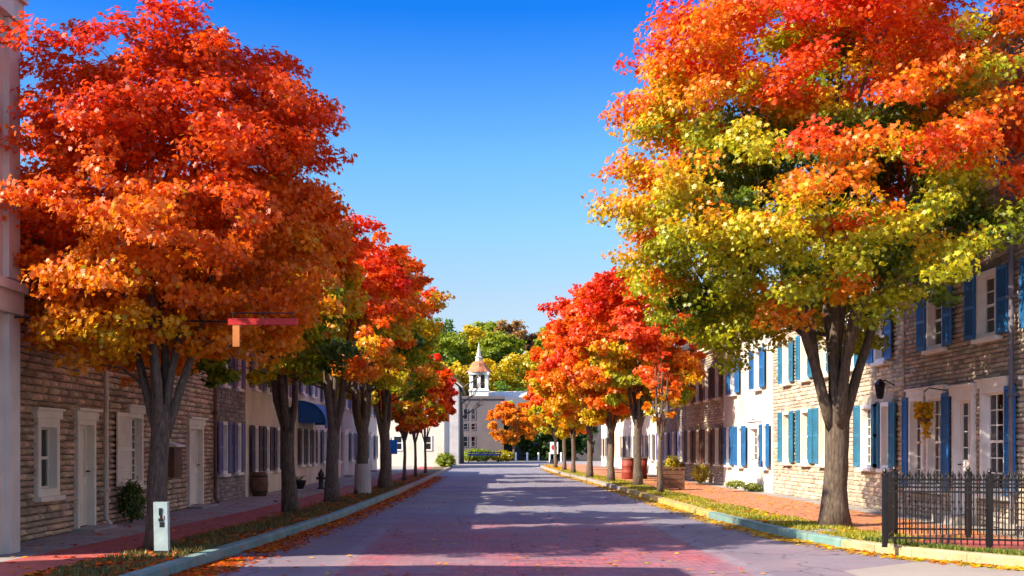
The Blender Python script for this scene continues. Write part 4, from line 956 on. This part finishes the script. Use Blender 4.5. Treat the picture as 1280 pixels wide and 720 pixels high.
# planter box, red bins
pb = thing('planter_box', (6.5, 37.6, KZ), 'brown wooden planter box on the orange brick pavement', 'planter')
b = MB(); x0, x1, y0, y1 = 5.95, 6.75, 37.2, 37.9
b.box(x0 + .03, x1 - .03, y0 + .03, y1 - .03, KZ + .05, KZ + .66)
for z in (.06, .22, .38, .54): b.box(x0, x1, y0 - .01, y0 + .028, KZ + z, KZ + z + .145); b.box(x0 - .01, x0 + .028, y0 + .03, y1, KZ + z, KZ + z + .145)
for px in (x0 - .02, x1 - .05):
    for py in (y0 - .02, y1 - .05): b.box(px, px + .07, py, py + .07, KZ, KZ + .74)
b.box(x0 - .05, x1 + .05, y0 - .05, y0 + .05, KZ + .741, KZ + .79); b.box(x0 - .05, x0 + .05, y0 + .051, y1 + .05, KZ + .741, KZ + .79); b.build('body', 'wood', pb)
for i, (px, py, lab) in enumerate(((6.55, 50.5, 'rust-red barrel bin behind the orange maple trunks'), (7.25, 51.2, 'rust-red barrel bin, nearer the house wall'))):
    o = thing('barrel_bin', (px, py, KZ), lab, 'bin', 'red barrel bins')
    b = MB(); b.lathe((px, py, KZ), [(.28, 0), (.3, .03), (.29, .3), (.305, .32), (.29, .34), (.29, .6), (.305, .62), (.29, .64), (.3, .88), (.25, .9), (.24, .8)], 20); b.build('body', 'rust_red', o, True)
    b = MB(); b.lathe((px, py, KZ + .9), [(.31, 0), (.31, .04), (.18, .12), (.02, .14)], 20); b.build('lid', 'brown_paint', o, True)
# lantern and hanging flower basket on right facade
la = thing('wall_lantern', (9.0, 24.3, 3.1), 'black wall lantern on a bracket between the tan and the rough stone houses', 'lantern')
b = MB(); b.tube([(9.16, 24.3, 3.0), (8.95, 24.3, 3.12), (8.82, 24.3, 3.1)], [.015] * 3, 6); b.build('bracket', 'iron', la)
b = MB(); b.lathe((8.82, 24.3, 2.7), [(.05, 0), (.08, .04), (.12, .32), (.14, .33), (.06, .42), (.015, .46)], 6); b.build('housing', 'iron', la)
fb = thing('flower_basket', (8.8, 21.55, 2.3), 'yellow flower basket hung from a bracket by the blue shutters', 'flower basket')
b = MB(); b.tube([(9.14, 21.55, 2.75), (8.8, 21.55, 2.8), (8.7, 21.55, 2.72)], [.012] * 3, 6); b.tube([(8.7, 21.55, 2.72), (8.7, 21.55, 2.4)], [.006, .006], 5); b.build('bracket', 'iron', fb)
rg = np.random.default_rng(4); m = 480; P = rg.uniform(-1.6, 1.6, size=(m, 3)) * np.array([.09, .09, .10]) + np.array([8.7, 21.55, 2.35]); P2 = rg.normal(size=(150, 3)) * np.array([.05, .05, .14]) + np.array([8.7, 21.47, 1.98]); P = np.vstack([P, P2])
V = leaf_polys(P, rg.normal(size=P.shape), .07, KITE, rg); np_mesh('flowers', V, 4, np.array([(.8, .42, .01), (.75, .5, .02), (.5, .4, .02), (.82, .45, .01)])[rg.integers(0, 4, len(P))], 'leaf', fb)
b = MB(); b.lathe((8.7, 21.55, 2.08), [(.04, 0), (.12, .06), (.12, .14), (.10, .14)], 12); b.build('basket', 'wood', fb)
# barrier at far crossing and small sign
ba = thing('street_barrier', (-.6, 118, .01), 'long low dark rail on slanted legs across the far crossing', 'barrier')
b = MB(); b.box(-2.2, 1.4, 117.95, 118.05, 1.05, 1.18); b.build('rail', 'grey_paint', ba); b = MB(); b.box(-2.2, 1.4, 117.93, 117.948, .75, .98); b.build('rail', 'navy_paint', ba)
for x in (-1.9, .0, 1.3):
    b = MB(); b.tube([(x - .25, 117.9, 0), (x + .12, 118.0, 1.3)], [.06, .05], 6); b.build('leg', 'iron', ba)
ws = thing('warning_sign', (6.6, 108, .01), 'small white board with an orange-red disc at the far crossing', 'sign')
b = MB(); b.tube([(6.6, 108, 0), (6.6, 108, 2.1)], [.05, .05], 8); b.build('pole', 'metal', ws); b = MB(); b.box(6.2, 7.0, 107.9, 107.96, 1.0, 2.2); b.build('board', 'white_paint', ws)
b = MB(); b.tube([(6.6, 107.899, 1.65), (6.6, 107.87, 1.65)], [.27, .27], 20); b.build('disc', 'red', ws); b = MB(); b.lathe((6.6, 108, .0), [(.4, 0), (.45, .4), (.35, .4)], 12); b.build('base', 'black', ws)
# benches / bollards seen at end
for i in range(5):
    x = 3.2 + i * 1.3; b = MB(); b.lathe((x, 124, 0), [(.1, 0), (.1, .9), (.13, .92), (.1, 1.05), (.03, 1.1)], 10)
    tag(b.build('bollard', 'white_paint'), 'white bollard in the row under the dark far trees', 'bollard', 'white bollards at the far crossing')

# ---------------------------------------------------------------- light, sky, camera
SUN_EL, SUN_AZ = 37.0, 24.0     # sun stands left of the street, a little behind the camera
d = Vector((math.cos(R(SUN_AZ)) * math.cos(R(SUN_EL)), math.sin(R(SUN_AZ)) * math.cos(R(SUN_EL)), -math.sin(R(SUN_EL))))
sl = bpy.data.lights.new('sun', 'SUN'); sl.energy = 5.0; sl.angle = R(.5); sl.color = (1, .88, .69)
so = bpy.data.objects.new('sun', sl); COL.objects.link(so); so.rotation_euler = d.to_track_quat('-Z', 'Y').to_euler(); so.location = (-30, 0, 40)
w = bpy.data.worlds.new('World'); SC.world = w; w.use_nodes = True; nt = w.node_tree
sky = nt.nodes.new('ShaderNodeTexSky'); sky.sky_type = 'NISHITA'; sky.sun_disc = False; sky.sun_elevation = R(SUN_EL)
sv = -d; sky.sun_rotation = math.atan2(sv.x, sv.y); sky.air_density = 1.0; sky.dust_density = 1.0; sky.ozone_density = 3.0; sky.altitude = 0
# deeper blue above pale horizon; bright ring added above frame fills shaded facades
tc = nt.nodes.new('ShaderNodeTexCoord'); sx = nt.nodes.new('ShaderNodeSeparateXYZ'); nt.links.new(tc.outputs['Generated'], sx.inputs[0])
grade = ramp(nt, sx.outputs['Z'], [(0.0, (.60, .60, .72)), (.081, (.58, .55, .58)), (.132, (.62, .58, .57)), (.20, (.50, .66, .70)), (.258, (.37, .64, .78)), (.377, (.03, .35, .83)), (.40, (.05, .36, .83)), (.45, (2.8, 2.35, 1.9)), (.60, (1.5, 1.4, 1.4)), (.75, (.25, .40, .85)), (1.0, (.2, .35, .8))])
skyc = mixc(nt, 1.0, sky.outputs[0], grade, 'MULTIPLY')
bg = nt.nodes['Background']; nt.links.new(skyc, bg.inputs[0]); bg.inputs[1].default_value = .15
cam = bpy.data.cameras.new('camera'); co = bpy.data.objects.new('camera', cam); COL.objects.link(co); SC.camera = co
co.location = (0, 0, EYE); co.rotation_euler = (R(90), 0, 0)
cam.sensor_width = 36; cam.lens = F / 1280 * 36; cam.shift_x = (640 - VX) / 1280; cam.shift_y = (HY - 360) / 1280; cam.clip_end = 5000; cam.clip_start = .1
vs = SC.view_settings; vs.view_transform = 'Standard'; vs.look = 'None'; vs.gamma = 1; vs.exposure = 1.12
SC.cycles.max_bounces = 6; SC.cycles.transparent_max_bounces = 8; SC.cycles.use_denoising = True
